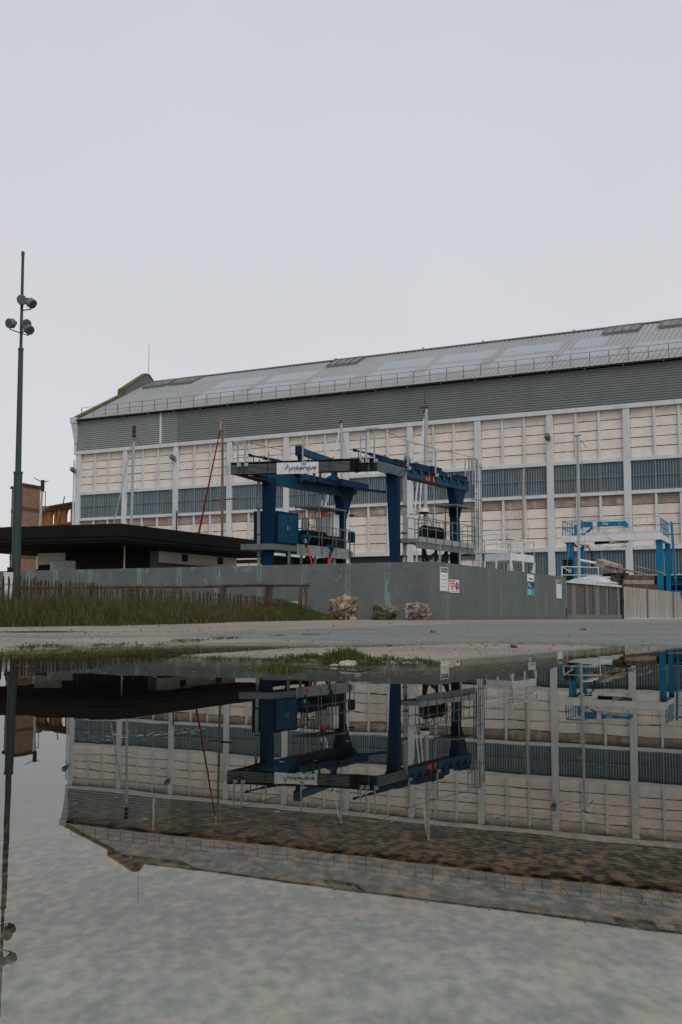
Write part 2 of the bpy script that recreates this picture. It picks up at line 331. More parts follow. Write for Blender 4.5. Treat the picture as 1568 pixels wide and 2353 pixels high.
# ------------------------------------------------------------------ terrain
shore=[(-16,2),(-12,6)]
for s in ((-500,2612),(0,2601),(255,2596),(420,2588),(574,2582),(800,2577),(1000,2574),(1127,2576),(1300,2575),(1480,2574),(1640,2569),(1900,2566),(2250,2569),(2500,2576),(2730,2580),(3100,2583)):
    g=Gs(*s); shore.append((g.x,g.y))
shore+=[(14,7),(18,0),(14,-10),(0,-14),(-14,-9)]
island=[tuple(Gs(*s))[:2] for s in ((700,2623),(886,2612),(1127,2595),(1300,2592),(1423,2593),(1646,2584),(1900,2578),(2239,2583),(2450,2587),(2400,2595),(2228,2608),(2059,2624),(1900,2636),(1767,2645),(1680,2656),(1512,2652),(1380,2645),(1200,2640),(1064,2631),(886,2627))]
def sdf(poly,x,y):
    p=np.array(poly); q=np.roll(p,-1,0); d=np.full(x.shape,1e9); ins=np.zeros(x.shape,bool)
    for (ax,ay),(bx,by) in zip(p,q):
        ex,ey=bx-ax,by-ay; t=np.clip(((x-ax)*ex+(y-ay)*ey)/(ex*ex+ey*ey),0,1)
        d=np.minimum(d,np.hypot(x-ax-t*ex,y-ay-t*ey))
        c=((ay>y)!=(by>y)); 
        with np.errstate(divide='ignore',invalid='ignore'): xi=(bx-ax)*(y-ay)/(by-ay)+ax
        ins^=(c&(x<xi))
    return np.where(ins,-d,d)      # negative inside
_tab=rng.random((256,256))
def vn(x,y):
    xi=np.floor(x).astype(int); yi=np.floor(y).astype(int); fx=x-xi; fy=y-yi; fx=fx*fx*(3-2*fx); fy=fy*fy*(3-2*fy)
    a=_tab[xi%256,yi%256]; b=_tab[(xi+1)%256,yi%256]; c=_tab[xi%256,(yi+1)%256]; d=_tab[(xi+1)%256,(yi+1)%256]
    return a*(1-fx)*(1-fy)+b*fx*(1-fy)+c*(1-fx)*fy+d*fx*fy
def fbm(x,y,o=4):
    s=0;a=.5
    for i in range(o): s=s+a*(vn(x*2**i+17*i,y*2**i+31*i)-.5)*2; a*=.5
    return s
C0=Vector((3.43,38.7,0)); CL=Vector((-14.83,46.57,0)); CR=Vector((11.3,53.9,0)); WD=(CL-C0).normalized()
FE=Vector((25.4,79.7,0))
verge=[tuple(G(*s))[:2] for s in ()]
VG=[(-9.,15.3),(-5.,15.9),(-3.6,18.),(-2.9,21.),(-2.2,26.),(-1.3,31.),(-.75,36.5),(-1.2,39.8),(-6,42.3),(-20,48.5),(-26,40)]
def height(x,y):
    x=np.asarray(x,float); y=np.asarray(y,float)
    d=sdf(shore,x,y); di=-sdf(island,x,y)       # d>0 on land outside; di>0 on the island
    n=fbm(x*1.1,y*1.1,5); n2=fbm(x*6,y*6,3)
    dl=d+.10*n
    land=.045*(1-np.exp(-np.maximum(dl,0)/.55))+.06*np.clip(dl/14,0,1)+.006*n*np.clip(dl,0,1)+.0025*n2*np.clip(dl*2,0,1)
    isl=.022*(1-np.exp(-np.maximum(di+.04*n,0)/.25))+.004*n2*np.clip(di*4,0,1)
    dd=np.minimum(-dl,-di-.04*n)            # depth distance into the water
    bed=-.078*(1-np.exp(-np.maximum(dd,0)/.1))+.005*n*np.clip(dd,0,1)
    bed=bed*np.interp(np.hypot(x*.5,y),[.5,.8,1.05,1.6,2.4],[.15,.27,.52,.72,1.])
    z=np.where(dl>0,land,np.where(di+.04*n>0,isl,bed))
    vg=-sdf(VG,x,y); z=z+np.clip(vg/1.5,0,1)*.05
    return z
def axis(segs):
    out=[]
    for a,b,st in segs: out+=list(np.arange(a,b,st))
    out.append(segs[-1][1]); return np.array(out)
gx=axis([(-900,-60,60),(-60,-14,3),(-14,-6,.4),(-6,6.,.055),(6.,14,.3),(14,60,3),(60,900,60)])
gy=axis([(-900,-20,60),(-20,-4,1.),(-4,0,.5),(0,5,.12),(5,12,.05),(12,20,.2),(20,60,1.),(60,120,4),(120,1200,60)])
def sheet(name,X,Y,Z,m,faces_mask=None):
    ny,nx=X.shape; me=bpy.data.meshes.new(name); v=np.stack([X,Y,Z],-1).reshape(-1,3)
    i=(np.arange(ny-1)[:,None]*nx+np.arange(nx-1)[None,:]).ravel(); f=np.stack([i,i+1,i+nx+1,i+nx],1)
    me.vertices.add(len(v)); me.vertices.foreach_set('co',v.ravel()); me.loops.add(f.size); me.loops.foreach_set('vertex_index',f.ravel().astype(np.int32))
    me.polygons.add(len(f)); me.polygons.foreach_set('loop_start',(np.arange(len(f))*4).astype(np.int32)); me.polygons.foreach_set('loop_total',np.full(len(f),4,np.int32))
    me.update(calc_edges=True); me.validate(); me.polygons.foreach_set('use_smooth',[True]*len(f)); me.materials.append(m)
    o=bpy.data.objects.new(name,me); col.objects.link(o); return o
X,Y=np.meshgrid(gx,gy); Z=height(X,Y)
tag(sheet('ground',X,Y,Z,ground_mat()),kind='structure')
# road: lower and upper edges as ground curves
lo=[(-12,10.6)]+[tuple(Gs(a,b_,.055))[:2] for a,b_ in ((150,2541),(500,2543),(900,2546),(1300,2549),(1900,2557),(2730,2561),(3300,2562))]+[(40,12.)]
hi=[(-12,10.9)]+[tuple(Gs(a,b_,.085))[:2] for a,b_ in ((150,2537),(500,2532),(900,2520),(1300,2509),(1900,2494),(2730,2490),(3300,2489))]+[(60,34.)]
def interp(pts,n):
    p=np.array(pts); t=np.linspace(0,len(p)-1,n); i=np.minimum(t.astype(int),len(p)-2); f=(t-i)[:,None]; return p[i]*(1-f)+p[i+1]*f
def ground_z(x,y):
    i=np.clip(np.searchsorted(gx,x)-1,0,len(gx)-2); j=np.clip(np.searchsorted(gy,y)-1,0,len(gy)-2)
    fx=(x-gx[i])/(gx[i+1]-gx[i]); fy=(y-gy[j])/(gy[j+1]-gy[j])
    return Z[j,i]*(1-fx)*(1-fy)+Z[j,i+1]*fx*(1-fy)+Z[j+1,i]*(1-fx)*fy+Z[j+1,i+1]*fx*fy
A=interp(lo,900); B=interp(hi,900); A[:,1]+=.12*fbm(A[:,0]*1.3,A[:,0]*0+3,4); B[:,1]+=.3*fbm(B[:,0]*.5,B[:,0]*0+9,3)
T=np.linspace(0,1,90)[:,None]; RX=A[None,:,0]*(1-T)+B[None,:,0]*T; RY=A[None,:,1]*(1-T)+B[None,:,1]*T
tag(sheet('road',RX,RY,ground_z(RX,RY)+np.interp(T,[0,.03,.08,.92,.97,1],[-.012,.0,.006,.006,.0,-.03])+0*RX,road_mat()),kind='structure')
wx,wy=np.meshgrid(np.linspace(-20,20,3),np.linspace(-18,12.5,3))
tag(sheet('water',wx,wy,wx*0,water_mat()),kind='structure')
def hz(x,y): return float(height(np.array([x]),np.array([y]))[0])

# ------------------------------------------------------------------ grass blades
def blades(name,m,pts,h,wd,lean=.35,segs=2,parent=None,loc=(0,0,0)):
    """pts (n,3) base points, h,wd arrays"""
    n=len(pts); a=rng.random(n)*2*np.pi; la=rng.random(n)*2*np.pi; ln=(rng.random(n)**1.5)*lean*h
    dx,dy=np.cos(a)*wd/2,np.sin(a)*wd/2; vs=[];
    lx,ly=np.cos(la)*ln,np.sin(la)*ln
    p=pts-np.array(loc)
    mid=np.stack([p[:,0]+lx*.3,p[:,1]+ly*.3,p[:,2]+h*.6],1); top=np.stack([p[:,0]+lx,p[:,1]+ly,p[:,2]+h],1)
    D=np.stack([dx,dy,dx*0],1)
    V=np.stack([p-D-[0,0,.02],p+D-[0,0,.02],mid-D*.75,mid+D*.75,top],1).reshape(-1,3)
    b=np.arange(n)*5
    quads=np.stack([b,b+1,b+3,b+2],1); tris=np.stack([b+2,b+3,b+4],1)
    me=bpy.data.meshes.new(name); me.vertices.add(len(V)); me.vertices.foreach_set('co',V.ravel())
    li=np.concatenate([quads.ravel(),tris.ravel()]).astype(np.int32); me.loops.add(len(li)); me.loops.foreach_set('vertex_index',li)
    ls=np.concatenate([np.arange(n)*4,4*n+np.arange(n)*3]).astype(np.int32); lt=np.concatenate([np.full(n,4),np.full(n,3)]).astype(np.int32)
    me.polygons.add(2*n); me.polygons.foreach_set('loop_start',ls); me.polygons.foreach_set('loop_total',lt); me.update(calc_edges=True); me.materials.append(m)
    o=bpy.data.objects.new(name,me); col.objects.link(o); o.location=loc
    if parent: o.parent=parent
    return o
def in_poly(poly,n,box):
    x=rng.uniform(box[0],box[1],n); y=rng.uniform(box[2],box[3],n); d=-sdf(poly,x,y); k=d>0; return x[k],y[k],d[k]
# verge front line densified: tall behind, short at the front
x,y,d=in_poly(VG,270000,(-18,0,15,46))
# distance in front of the wall limits
keep=rng.random(len(x))<np.clip(.35+.65*np.clip(d,0,1),0,1)
x,y,d=x[keep],y[keep],d[keep]
cl=fbm(x*.9,y*.9,4); z=height(x,y)
hh=np.clip(.07+d*.42,0,.34+.38*cl)*(.65+.5*rng.random(len(x)))
hh*=np.clip((36.6-y)/4+(d>0)*.25,.25,1.)
far=np.clip((y-25)/20,0,1)
tall=rng.random(len(x))<.02*(1+2*(cl>.1)); hh=np.where(tall&(y<34),hh*1.8,hh)
tag(blades('long_grass',M['grass_dry'],np.stack([x,y,z],1),hh,.008+.011*rng.random(len(x))+.012*far,lean=.8),'long dry and green grass growing along the picket fence','grass',kind='stuff')
# low green fringe along the front edge of the verge
edge=np.array(VG[0:8]); ex=[];ey=[]
for i in range(15000):
    k=rng.integers(0,len(edge)-1); t=rng.random(); p=edge[k]*(1-t)+edge[k+1]*t; ex.append(p[0]+rng.normal(0,.12)-.1); ey.append(p[1]+rng.normal(0,.35)+.1)
ex=np.array(ex); ey=np.array(ey); cl=fbm(ex*1.3,ey*1.3,3); hh=(.05+.16*np.clip(cl+.3,0,1))*(.4+rng.random(len(ex)))
tag(blades('short_grass',M['grass_green'],np.stack([ex,ey,height(ex,ey)],1),hh,.012+.012*rng.random(len(ex)),lean=.9),'short green grass fringing the long grass beside the road','grass',kind='stuff')
# green clump at the right end of the verge, by the timber posts
n=9000; ex=-1.6+rng.normal(0,.75,n); ey=37.2+rng.normal(0,1.,n); k=(ex<-.35); ex,ey=ex[k],ey[k]
hh=(.5*np.exp(-((ex+2.2)/1.3)**2)+.1)*(.5+.7*rng.random(len(ex)))
tag(blades('grass_clump',M['grass_green'],np.stack([ex,ey,height(ex,ey)],1),hh,.02+.02*rng.random(len(ex)),lean=.6),'green grass clump sloping down at the end of the timber rail','grass',kind='stuff')
# low grass patches along the far shore
spots=[(90,2582,40),(200,2578,60),(300,2580,30),(385,2573,25),(470,2571,18),(540,2570,14),(625,2568,18),(720,2562,25),(780,2561,20),(880,2557,30),(930,2556,18),(1110,2552,22),(1240,2549,30),(200,2541,80),(80,2541,60)]
bx=[];by=[];bh=[]
for sx_,sy_,wd_ in spots:
    g=Gs(sx_,sy_,.03); sc_=wd_/1.7411/F*g.y
    m_=int(260*wd_/30); bx+=list(g.x+rng.normal(0,sc_*.8,m_)); by+=list(g.y+.12+rng.normal(0,.13,m_)); bh+=list((.004+.016*rng.random(m_)**1.5))
bx=np.array(bx);by=np.array(by);bh=np.array(bh)
tag(blades('shore_grass',M['grass_green'],np.stack([bx,by,height(bx,by)],1),bh,.004+.004*rng.random(len(bx)),lean=1.),'tiny grass sprigs scattered along the far edge of the puddle','grass',kind='stuff')
# grass tufts standing in the puddle
def tuft(label,segs,seed):
    g0=Gs(segs[0][0],segs[0][1]); pts=[];hs=[]
    for sx_,sy_,wd_,ht,cnt in segs:
        g=Gs(sx_,sy_); s=wd_/1.7411/F*g.y
        for c in range(max(3,cnt//9)):
            cx,cy=g.x+rng.normal(0,s*.5),g.y+rng.normal(0,.10); 
            for q in range(9):
                pts.append((cx+rng.normal(0,.016),cy+rng.normal(0,.02),max(-.005,hz(cx,cy)) if q==0 else pts[-1][2])); hs.append(ht/1.7411/F*g.y*(.3+.65*rng.random())*max(.35,math.exp(-((cx-g.x)/(s*.7))**2)))
    pts=np.array(pts); hs=np.array(hs)
    o=blades('grass_tuft',M['grass_green'],pts,hs,.0035+.0035*rng.random(len(hs)),lean=.9,loc=(g0.x,g0.y,0))
    return tag(o,label,'grass tuft',group='grass tufts standing in the puddle')
tuft('largest grass tuft in the puddle, just behind the pale stone',[(1385,2640,90,55,900),(1330,2642,60,34,300),(1440,2645,60,38,300),(1250,2638,120,26,420),(1150,2636,120,22,300)],1)
tuft('low wide grass tuft in the water left of the pale stone',[(1120,2676,110,36,620),(1165,2680,60,30,200)],2)
tuft('grass tuft between the pale stone and the right row of blades',[(1500,2651,90,22,330),(1560,2648,60,22,160),(1400,2668,60,20,140)],3)
tuft('thin row of grass blades at the right end of the gravel spit',[(1690,2652,90,22,300),(1610,2651,40,18,90)],4)
tuft('small sparse grass sprigs at the left end of the gravel spit',[(860,2634,60,20,130),(750,2626,40,14,50),(975,2636,30,20,50)],5)

# ------------------------------------------------------------------ stones
def rock(name,label,c,size,m,seed,cat='boulder',group=None,flat=.15,amp=.22):
    import bmesh
    bm=bmesh.new(); bmesh.ops.create_icosphere(bm,subdivisions=5,radius=1.)
    for v in bm.verts:
        p=v.co.copy(); q=p*1.25+Vector((seed*7.3,seed*3.1,seed))
        # blocky: push toward a cube and chip it with cells
        mxc=max(abs(p.x),abs(p.y),abs(p.z)); cube=p/mxc
        p=p.lerp(cube,.42)
        dsp=noise.noise(q)*amp*1.2+noise.fractal(q*2.2,1.,2.,5)*amp*.5
        cell=noise.voronoi(q*1.9)[0]; dsp+=(cell[1]-cell[0])*.16-.06
        p*=1+dsp; p.z=max(p.z,-.82)
        v.co=Vector((p.x*size[0]/2,p.y*size[1]/2,(p.z+.82)/1.82*size[2]))
    me=bpy.data.meshes.new(name); bm.to_mesh(me); bm.free(); me.materials.append(m)
    for p in me.polygons: p.use_smooth=True
    o=bpy.data.objects.new(name,me); col.objects.link(o); o.location=c; o.rotation_euler.z=seed
    return tag(o,label,cat,group)
def rp(px,Y): v=P(px,1415,Y); return (v.x,Y,hz(v.x,Y)-.02)
gr='boulders placed along the foot of the wall'
rock('boulder','largest tan pitted boulder, left of the three by the wall',rp(788,37.6),(1.,.85,.83),M['rock1'],2.1,group=gr,amp=.26)
rock('boulder','lowest grey boulder, middle of the three by the wall',rp(886,37.4),(.88,.8,.56),M['rock2'],5.2,group=gr,amp=.24)
rock('boulder','flat topped pinkish boulder nearest the wall corner',rp(959,36.6),(.92,.8,.62),M['rock3'],9.4,group=gr,amp=.16)
g=Gs(1395,2668); rock('pale_stone','pale rounded stone lying in the puddle before the grass tuft',(g.x,g.y,-.012),(.125,.08,.045),M['pale_stone'],1.3,'stone',amp=.12)
g=Gs(1340,2668); rock('pale_stone','small pale stone touching the left side of the larger pale stone',(g.x,g.y,-.01),(.07,.05,.024),M['pale_stone'],4.3,'stone',amp=.15)
g=Gs(1430,2704); rock('pebble','dark pebble poking out of the water below the pale stone',(g.x,g.y,-.008),(.030,.026,.021),M['rock2'],3.3,'pebble')
b=MB(); g1=Gs(1215,2663,.006); g2=Gs(1440,2668,.012); g3=Gs(1500,2669,.003); b.bar(g1,g2,.014,.005,.02,.006); b.bar(g2,g3,.02,.006,.008,.004)
tag(b.build('stick',M['wood']),'thin brown stick lying across the pale stone in the puddle','stick')
peb=[(1734,2530,.07,'dark clod lying on the asphalt in front of the wall signs'),(2057,2590,.05,'dark pebble on the gravel spit below the teal sign'),(1558,2580,.04,'small dark pebble on the shore under the flat topped boulder'),(2335,2524,.07,'small dark clod on the asphalt before the gate')]
for i,(a,b_,s,lb) in enumerate(peb):
    g=Gs(a,b_,.06 if b_<2560 else .02); rock('pebble',lb,(g.x,g.y,hz(g.x,g.y)),(s,s,s*.55),M['rock2'],i+11.,'pebble')
# floating flakes and gravel crumbs: one mass nobody could count
b=MB()
for i in range(340):
    if i<150: g=Gs(random.uniform(0,2600),random.uniform(2600,2720)); s=random.uniform(.003,.010)
    elif i<190: g=Gs(random.gauss(800,230),random.gauss(2645,14)); s=random.uniform(.004,.012)
    elif i<260: g=Gs(random.uniform(0,2700),random.uniform(2700,3300)); s=random.uniform(.001,.0035)
    else: q_=random.random(); g=Gs(330+q_*480+random.gauss(0,20),2958-q_*30+random.gauss(0,9)); s=random.uniform(.0015,.005)
    if hz(g.x,g.y)>-.002: continue
    a=random.random()*3; n=5
    b.add([(g.x+math.cos(a+t*6.28/n)*s*random.uniform(.5,1.4)*(1.6),g.y+math.sin(a+t*6.28/n)*s*random.uniform(.5,1.2),.0015) for t in range(n)],[tuple(range(n))])
tag(b.build('floating_debris',M['pale_stone']),'pale flakes of debris floating on the puddle','debris',kind='stuff')
b=MB()
for i in range(1500):
    sx_=random.uniform(-100,2800); sy_=random.triangular(2500,2640,2560); g=Gs(sx_,sy_,.04)
    zz=hz(g.x,g.y) if i%1==0 else 0
    if zz<.008: continue
    s=random.uniform(.004,.016)*g.y/9; a=random.random()*6
    vs=[(g.x+s*dx*random.uniform(.6,1.3),g.y+s*dy*random.uniform(.6,1.3),zz+s*dz) for dx,dy,dz in ((1,0,0),(0,1,0),(-1,0,0),(0,-1,0),(0,0,.8))]
    b.add(vs,[(0,1,4),(1,2,4),(2,3,4),(3,0,4)])
tag(b.build('loose_gravel',M['rock3']),'loose gravel crumbs scattered over the roadside','gravel',kind='stuff')

# ------------------------------------------------------------------ hangar
HA=R(-27); HX0=-30.71; HY0=123.
hg=thing('hangar','huge grey and beige industrial hangar with corrugated roof','hangar',(HX0,HY0,0),HA)
def hang(s,t,z):   # hangar frame -> world
    return Vector((HX0+s*math.cos(HA)-t*math.sin(HA),HY0+s*math.sin(HA)+t*math.cos(HA),z))
NBAY=12; BW=7.; SL=NBAY*BW; TR=13.; ZR=29.75; ZE=23.0; ZC=19.2; ZWT=14.05; ZWB=11.35; ZL1=6.45; ZL0=6.1
b=MB(); b.box((-.0,.45,0),(SL,.8,ZE-.3)); b.box((0,.8,0),(.4,2*TR-.4,ZE-.3)); b.box((SL-.4,.8,0),(SL,2*TR-.4,ZE-.3)); b.box((0,2*TR-.4,0),(SL,2*TR,ZE-.3))
for s in (0,SL-.4):
    b.prism([(s,0.4,ZE-.3),(s,2*TR-.4,ZE-.3),(s,TR,ZR-.25)],(.4,0,0))
b.build('wall',M['joint'],hg)
# pillars and beams (front)
def cx(i): return i*BW
for i in range(NBAY+1):
    b=MB(); wd=.62 if 0<i<NBAY else .7
    x0=cx(i)-wd/2 if i else -.1
    b.box((x0,0.0,0),(x0+wd,.5,ZC-.42)); b.build('pillar',M['concrete_white'],hg,bevel=.03)
for k,(z0,z1,y0) in enumerate(((ZC-.42,ZC,-.06),(ZWT-.02,ZWT+.32,.08),(ZWB-.3,ZWB,.04))):
    b=MB()
    if k==0: b.box((-.1,y0,z0),(SL,.5,z1))
    else:
        for i in range(NBAY): b.box((cx(i)+.31,y0,z0),(cx(i+1)-.31,.5,z1))
    b.build('beam',M['concrete_white'],hg,bevel=.02)
def panel_rows(x0,x1,z0,z1,n,m,top_m=None):
    b=MB(); hgt=(z1-z0)/n; k=7
    for r in range(n):
        za=z0+r*hgt+.035; zb=z0+(r+1)*hgt-.025
        xs=[x0+(x1-x0)*j/k for j in range(k+1)]
        lo_=[za+random.uniform(-.02,.03)*(random.random()<.5) for _ in xs]; off=random.uniform(-.015,.015)
        if top_m is not None: b.mati(1 if r==n-1 else 0)
        vs=[(x,.30+off,l) for x,l in zip(xs,lo_)]+[(x,.34+off,zb) for x in xs]+[(x,.40,l-.02) for x,l in zip(xs,lo_)]
        q=k+1; fs=[(j,j+1,q+j+1,q+j) for j in range(k)]+[(2*q+j,2*q+j+1,j+1,j) for j in range(k)]
        b.add(vs,fs)
    b.build('wall_panel',[m,top_m] if top_m is not None else m,hg)
def window(x0,x1,z0,z1):
    b=MB(); p=.235; n=int((x1-x0)/p); p=(x1-x0)/n
    for j in range(n):
        a=x0+j*p
        b.mati(0).quad((a,.30,z0),(a+p*.52,.30,z0),(a+p*.52,.30,z1),(a,.30,z1))
        b.mati(1).quad((a+p*.52,.30,z0),(a+p*.64,.22,z0),(a+p*.64,.22,z1),(a+p*.52,.30,z1))
        b.quad((a+p*.64,.22,z0),(a+p*.88,.22,z0),(a+p*.88,.22,z1),(a+p*.64,.22,z1))
        b.quad((a+p*.88,.22,z0),(a+p,.30,z0),(a+p,.30,z1),(a+p*.88,.22,z1))
    w_=b.build('window',[M['glazing'],M['glazing_rib']],hg)
    f=MB(); zm=(z0+z1)/2; f.box((x0,.16,zm-.03),(x1,.215,zm+.03)); f.box((x0,.12,z0-.02),(x1,.3,z0+.09))
    for q in (1/3,2/3): f.box((x0+(x1-x0)*q-.05,.15,z0+.09),(x0+(x1-x0)*q+.05,.214,z1))
    f.build('frame',M['glazing_rib'],w_)
low_window={7,8,9,10,11}
for i in range(NBAY):
    a,c=cx(i)+.33,cx(i+1)-.33
    if i==0: a=.6
    th=[a+(c-a)*q for q in (0,1/3,2/3,1)]
    for q in range(3):
        panel_rows(th[q]+(.1 if q else 0),th[q+1]-(.1 if q<2 else 0),ZWT+.32,ZC-.42,5,M['panel'],M['panel_low'] )
        panel_rows(th[q]+(.1 if q else 0),th[q+1]-(.1 if q<2 else 0),ZL1,ZWB-.3,5,M['panel_low'] if q%2 else M['panel'],M['panel_stain'])
    for q in (1,2):
        for z0,z1 in ((ZWT+.32,ZC-.42),(ZL1,ZWB-.3)):
            b=MB(); b.box((th[q]-.1,.12,z0),(th[q]+.1,.42,z1)); b.build('mullion',M['concrete_white'],hg)
    window(a,c,ZWB,ZWT)
    b=MB(); b.box((a-.02,-.02,ZL0),(c+.02,.5,ZL1)); b.build('beam',M['concrete_white'],hg,bevel=.02)
    if i in low_window: window(a,c,1.0,ZL0)
    else:
        for q in range(3): panel_rows(th[q],th[q+1]-.06,.1,ZL0-(.35 if i!=5 else .9),5,M['panel'])
        if i in (4,6):
            b=MB(); b.box((a,.2,ZL0-.5),(c,.36,ZL0-.15)); b.build('lintel',M['greywall'],hg)
# cladding as horizontal corrugation
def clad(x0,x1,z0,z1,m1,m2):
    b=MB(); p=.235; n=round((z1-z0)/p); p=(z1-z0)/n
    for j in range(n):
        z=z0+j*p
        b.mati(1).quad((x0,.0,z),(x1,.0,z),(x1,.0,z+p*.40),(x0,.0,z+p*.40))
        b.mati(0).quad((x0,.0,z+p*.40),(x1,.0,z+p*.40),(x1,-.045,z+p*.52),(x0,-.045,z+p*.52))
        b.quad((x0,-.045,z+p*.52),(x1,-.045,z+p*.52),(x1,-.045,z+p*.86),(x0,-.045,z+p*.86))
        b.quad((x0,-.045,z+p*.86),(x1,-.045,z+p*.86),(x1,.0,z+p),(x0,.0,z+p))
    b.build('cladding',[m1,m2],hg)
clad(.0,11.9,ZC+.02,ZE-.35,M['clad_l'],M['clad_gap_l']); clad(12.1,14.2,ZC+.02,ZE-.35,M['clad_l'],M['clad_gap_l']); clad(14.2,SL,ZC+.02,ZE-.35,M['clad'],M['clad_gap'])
b=MB(); b.box((11.88,-.13,ZC),(12.12,.1,ZE-.35)); b.build('cladding_trim',M['concrete_white'],hg)
# roof
sl=(ZR-ZE)/TR
def rz(t): return ZE+sl*(t if t<=TR else 2*TR-t)
b=MB(); p=.5; n=int((SL+.0)/p)
zones=[]
for i in range(0,NBAY):
    s0=7*i-.2
    if i>=2: zones.append((max(s0,13.5),s0+5.9,3.0,5.9))
    if i in (2,3,5,6,7,10): zones.append((s0+.4 if i!=8 else s0,s0+(6.2 if i!=8 else 3),6.6,9.6))
    if i==8: zones.append((56.3,59.4,6.6,9.8))
def cell(s,t):
    return any(z[0]<=s<=z[1] and z[2]<=t<=z[3] for z in zones)
tb=[-.35,3.0,5.9,6.6,9.6,TR]
for j in range(n):
    a=j*p
    for t0,t1 in zip(tb,tb[1:]):
        lit=cell(a+p/2,(t0+t1)/2)
        for u0,u1,h0,h1,k in ((0,.62,.0,.0,0),(.62,.70,.0,.07,0),(.70,.92,.07,.07,2 if not lit else 1),(.92,1,.07,.0,0)):
            kk=1 if lit else (0 if k==0 else 2)
            b.mati(kk).quad((a+u0*p,t0,rz(t0)+h0),(a+u1*p,t0,rz(t0)+h1),(a+u1*p,t1,rz(t1)+h1),(a+u0*p,t1,rz(t1)+h0))
b.mati(0).quad((0,TR,ZR),(SL,TR,ZR),(SL,2*TR+.3,ZE-.15),(0,2*TR+.3,ZE-.15))
rf=b.build('roof',[M['roof'],M['rooflight'],M['roof_groove']],hg)
b=MB(); b.bar((0,TR,ZR+.09),(SL,TR,ZR+.09),.5,.1); 
for s in (27,38,45,55,70): b.box((s,TR-.15,ZR+.14),(s+.25,TR+.1,ZR+.3))
b.build('ridge_cap',M['roof'],rf)
for a,c in ((1.5,4.9),(5.5,8.9),(27.4,31.),(58.8,62.2),(64.3,67.8),(79,82)):
    def rp3(s,t,h): return Vector((s,t,rz(t)+h))
    b=MB(); t0,t1,h=10.2,12.5,.3
    for p0,p1 in (((a,t0),(c,t0)),((a,t1),(c,t1)),((a,t0),(a,t1)),((c,t0),(c,t1))):
        b.bar(rp3(*p0,h*.5),rp3(*p1,h*.5),.11,h+.06)
    skl=b.build('skylight',M['galv_d'],rf)
    b=MB(); b.quad(rp3(a,t0,h*.8),rp3(c,t0,h*.8),rp3(c,t1,h*.8),rp3(a,t1,h*.8)); b.build('pane',M['skypane'],skl)
    b=MB()
    for q in (.25,.5,.75): b.bar(rp3(a+(c-a)*q,t0,h),rp3(a+(c-a)*q,t1,h),.06,.06)
    b.build('glazing_bar',M['galv_d'],skl)
# pale patches of new sheet left of two skylights
b=MB(); b.prism([(-.25,-.5,ZE-.30),(-.25,-.5,ZE-.16),(-.25,-.1,ZE-.12),(-.25,-.1,ZE-.30)],(SL+.5,0,0)); b.build('gutter',M['dark'],hg)
for i in range(0,2*NBAY+1): b=MB(); b.box((i*3.5-.05,-.5,ZE-.42),(i*3.5+.05,-.1,ZE-.31)); b.build('gutter_bracket',M['rust'],hg)
b=MB(); gz=rz(.5)
for i in range(int(SL/1.75)+1):
    s=.3+i*1.75; b.bar((s,.35,rz(.35)),(s,.35,rz(.35)+1.15),.055)
for h in (.6,1.15): b.bar((.3,.35,rz(.35)+h),(SL-.2,.35,rz(.35)+h),.035)
b.build('guard_rail',M['rust'],rf)
# gable parapet with mossy coping, raised block at the ridge
b=MB()
def gp(t,dz): return (-.25,t,rz(t)+dz)
b.prism([gp(-.2,-.55),gp(TR-5.4,-.3),gp(TR-5.4,.2),gp(-.2,.22)],(.6,0,0))
b.prism([gp(TR-5.4,-.3),gp(TR,-.3),(-.25,TR,rz(TR)+.95),(-.25,TR-.8,rz(TR)+.95),gp(TR-5.4,.85)],(.6,0,0))
b.prism([gp(TR,-.3),gp(TR+3.5,-.3),gp(TR+3.5,.1),(-.25,TR,rz(TR)+.95)],(.6,0,0))
b.prism([gp(TR+3.5,-.3),gp(2*TR,-.3),gp(2*TR,.1),gp(TR+3.5,.1)],(.6,0,0))
b.build('parapet',M['greywall'],hg)
b=MB()
b.prism([gp(-.3,.22),gp(TR-5.5,.2),gp(TR-5.5,.38),gp(-.3,.4)],(.7,0,0))
b.prism([gp(TR-5.5,.85),(-.25,TR-.8,rz(TR)+.95),(-.25,TR,rz(TR)+.95),(-.25,TR,rz(TR)+1.1),(-.25,TR-.8,rz(TR)+1.12),gp(TR-5.5,1.05)],(.7,0,0))
b.prism([gp(TR,.95),gp(TR+3.6,.1),gp(TR+3.6,.2),gp(TR,1.1)],(.7,0,0))
b.prism([(-.28,TR-5.5,rz(TR-5.5)),(-.28,TR-4.9,rz(TR-4.9)),(-.28,TR-4.9,rz(TR-4.9)+.8),(-.28,TR-5.5,rz(TR-5.5)+.8)],(.72,0,0))
b.build('coping',M['moss'],hg)
# corner bracket, downpipe, corner strip
b=MB(); b.box((-.5,-.7,ZE-.55),(.25,.25,ZE+.1)); b.prism([(-.42,-.6,ZE-.55),(.2,-.6,ZE-.55),(.1,-.2,ZE-2.9),(-.2,-.2,ZE-2.9)],(0,.5,0)); b.box((-.3,-.12,ZC-.42),(.0,.4,ZE-.5)); b.build('corner_bracket',M['concrete_white'],hg)
b=MB(); b.tube((-.18,-.12,.1),(-.18,-.12,ZC-1.),.1); b.build('downpipe',M['concrete_white'],hg)
b=MB(); b.tube((.2,TR,ZR+.9),(.2,TR,ZR+5.0),.035); b.build('lightning_rod',M['galv'],hg)
b=MB(); b.tube((14.35,-.05,8.),(14.35,-.05,11.6),.07); b.build('drainpipe',M['dark'],hg)
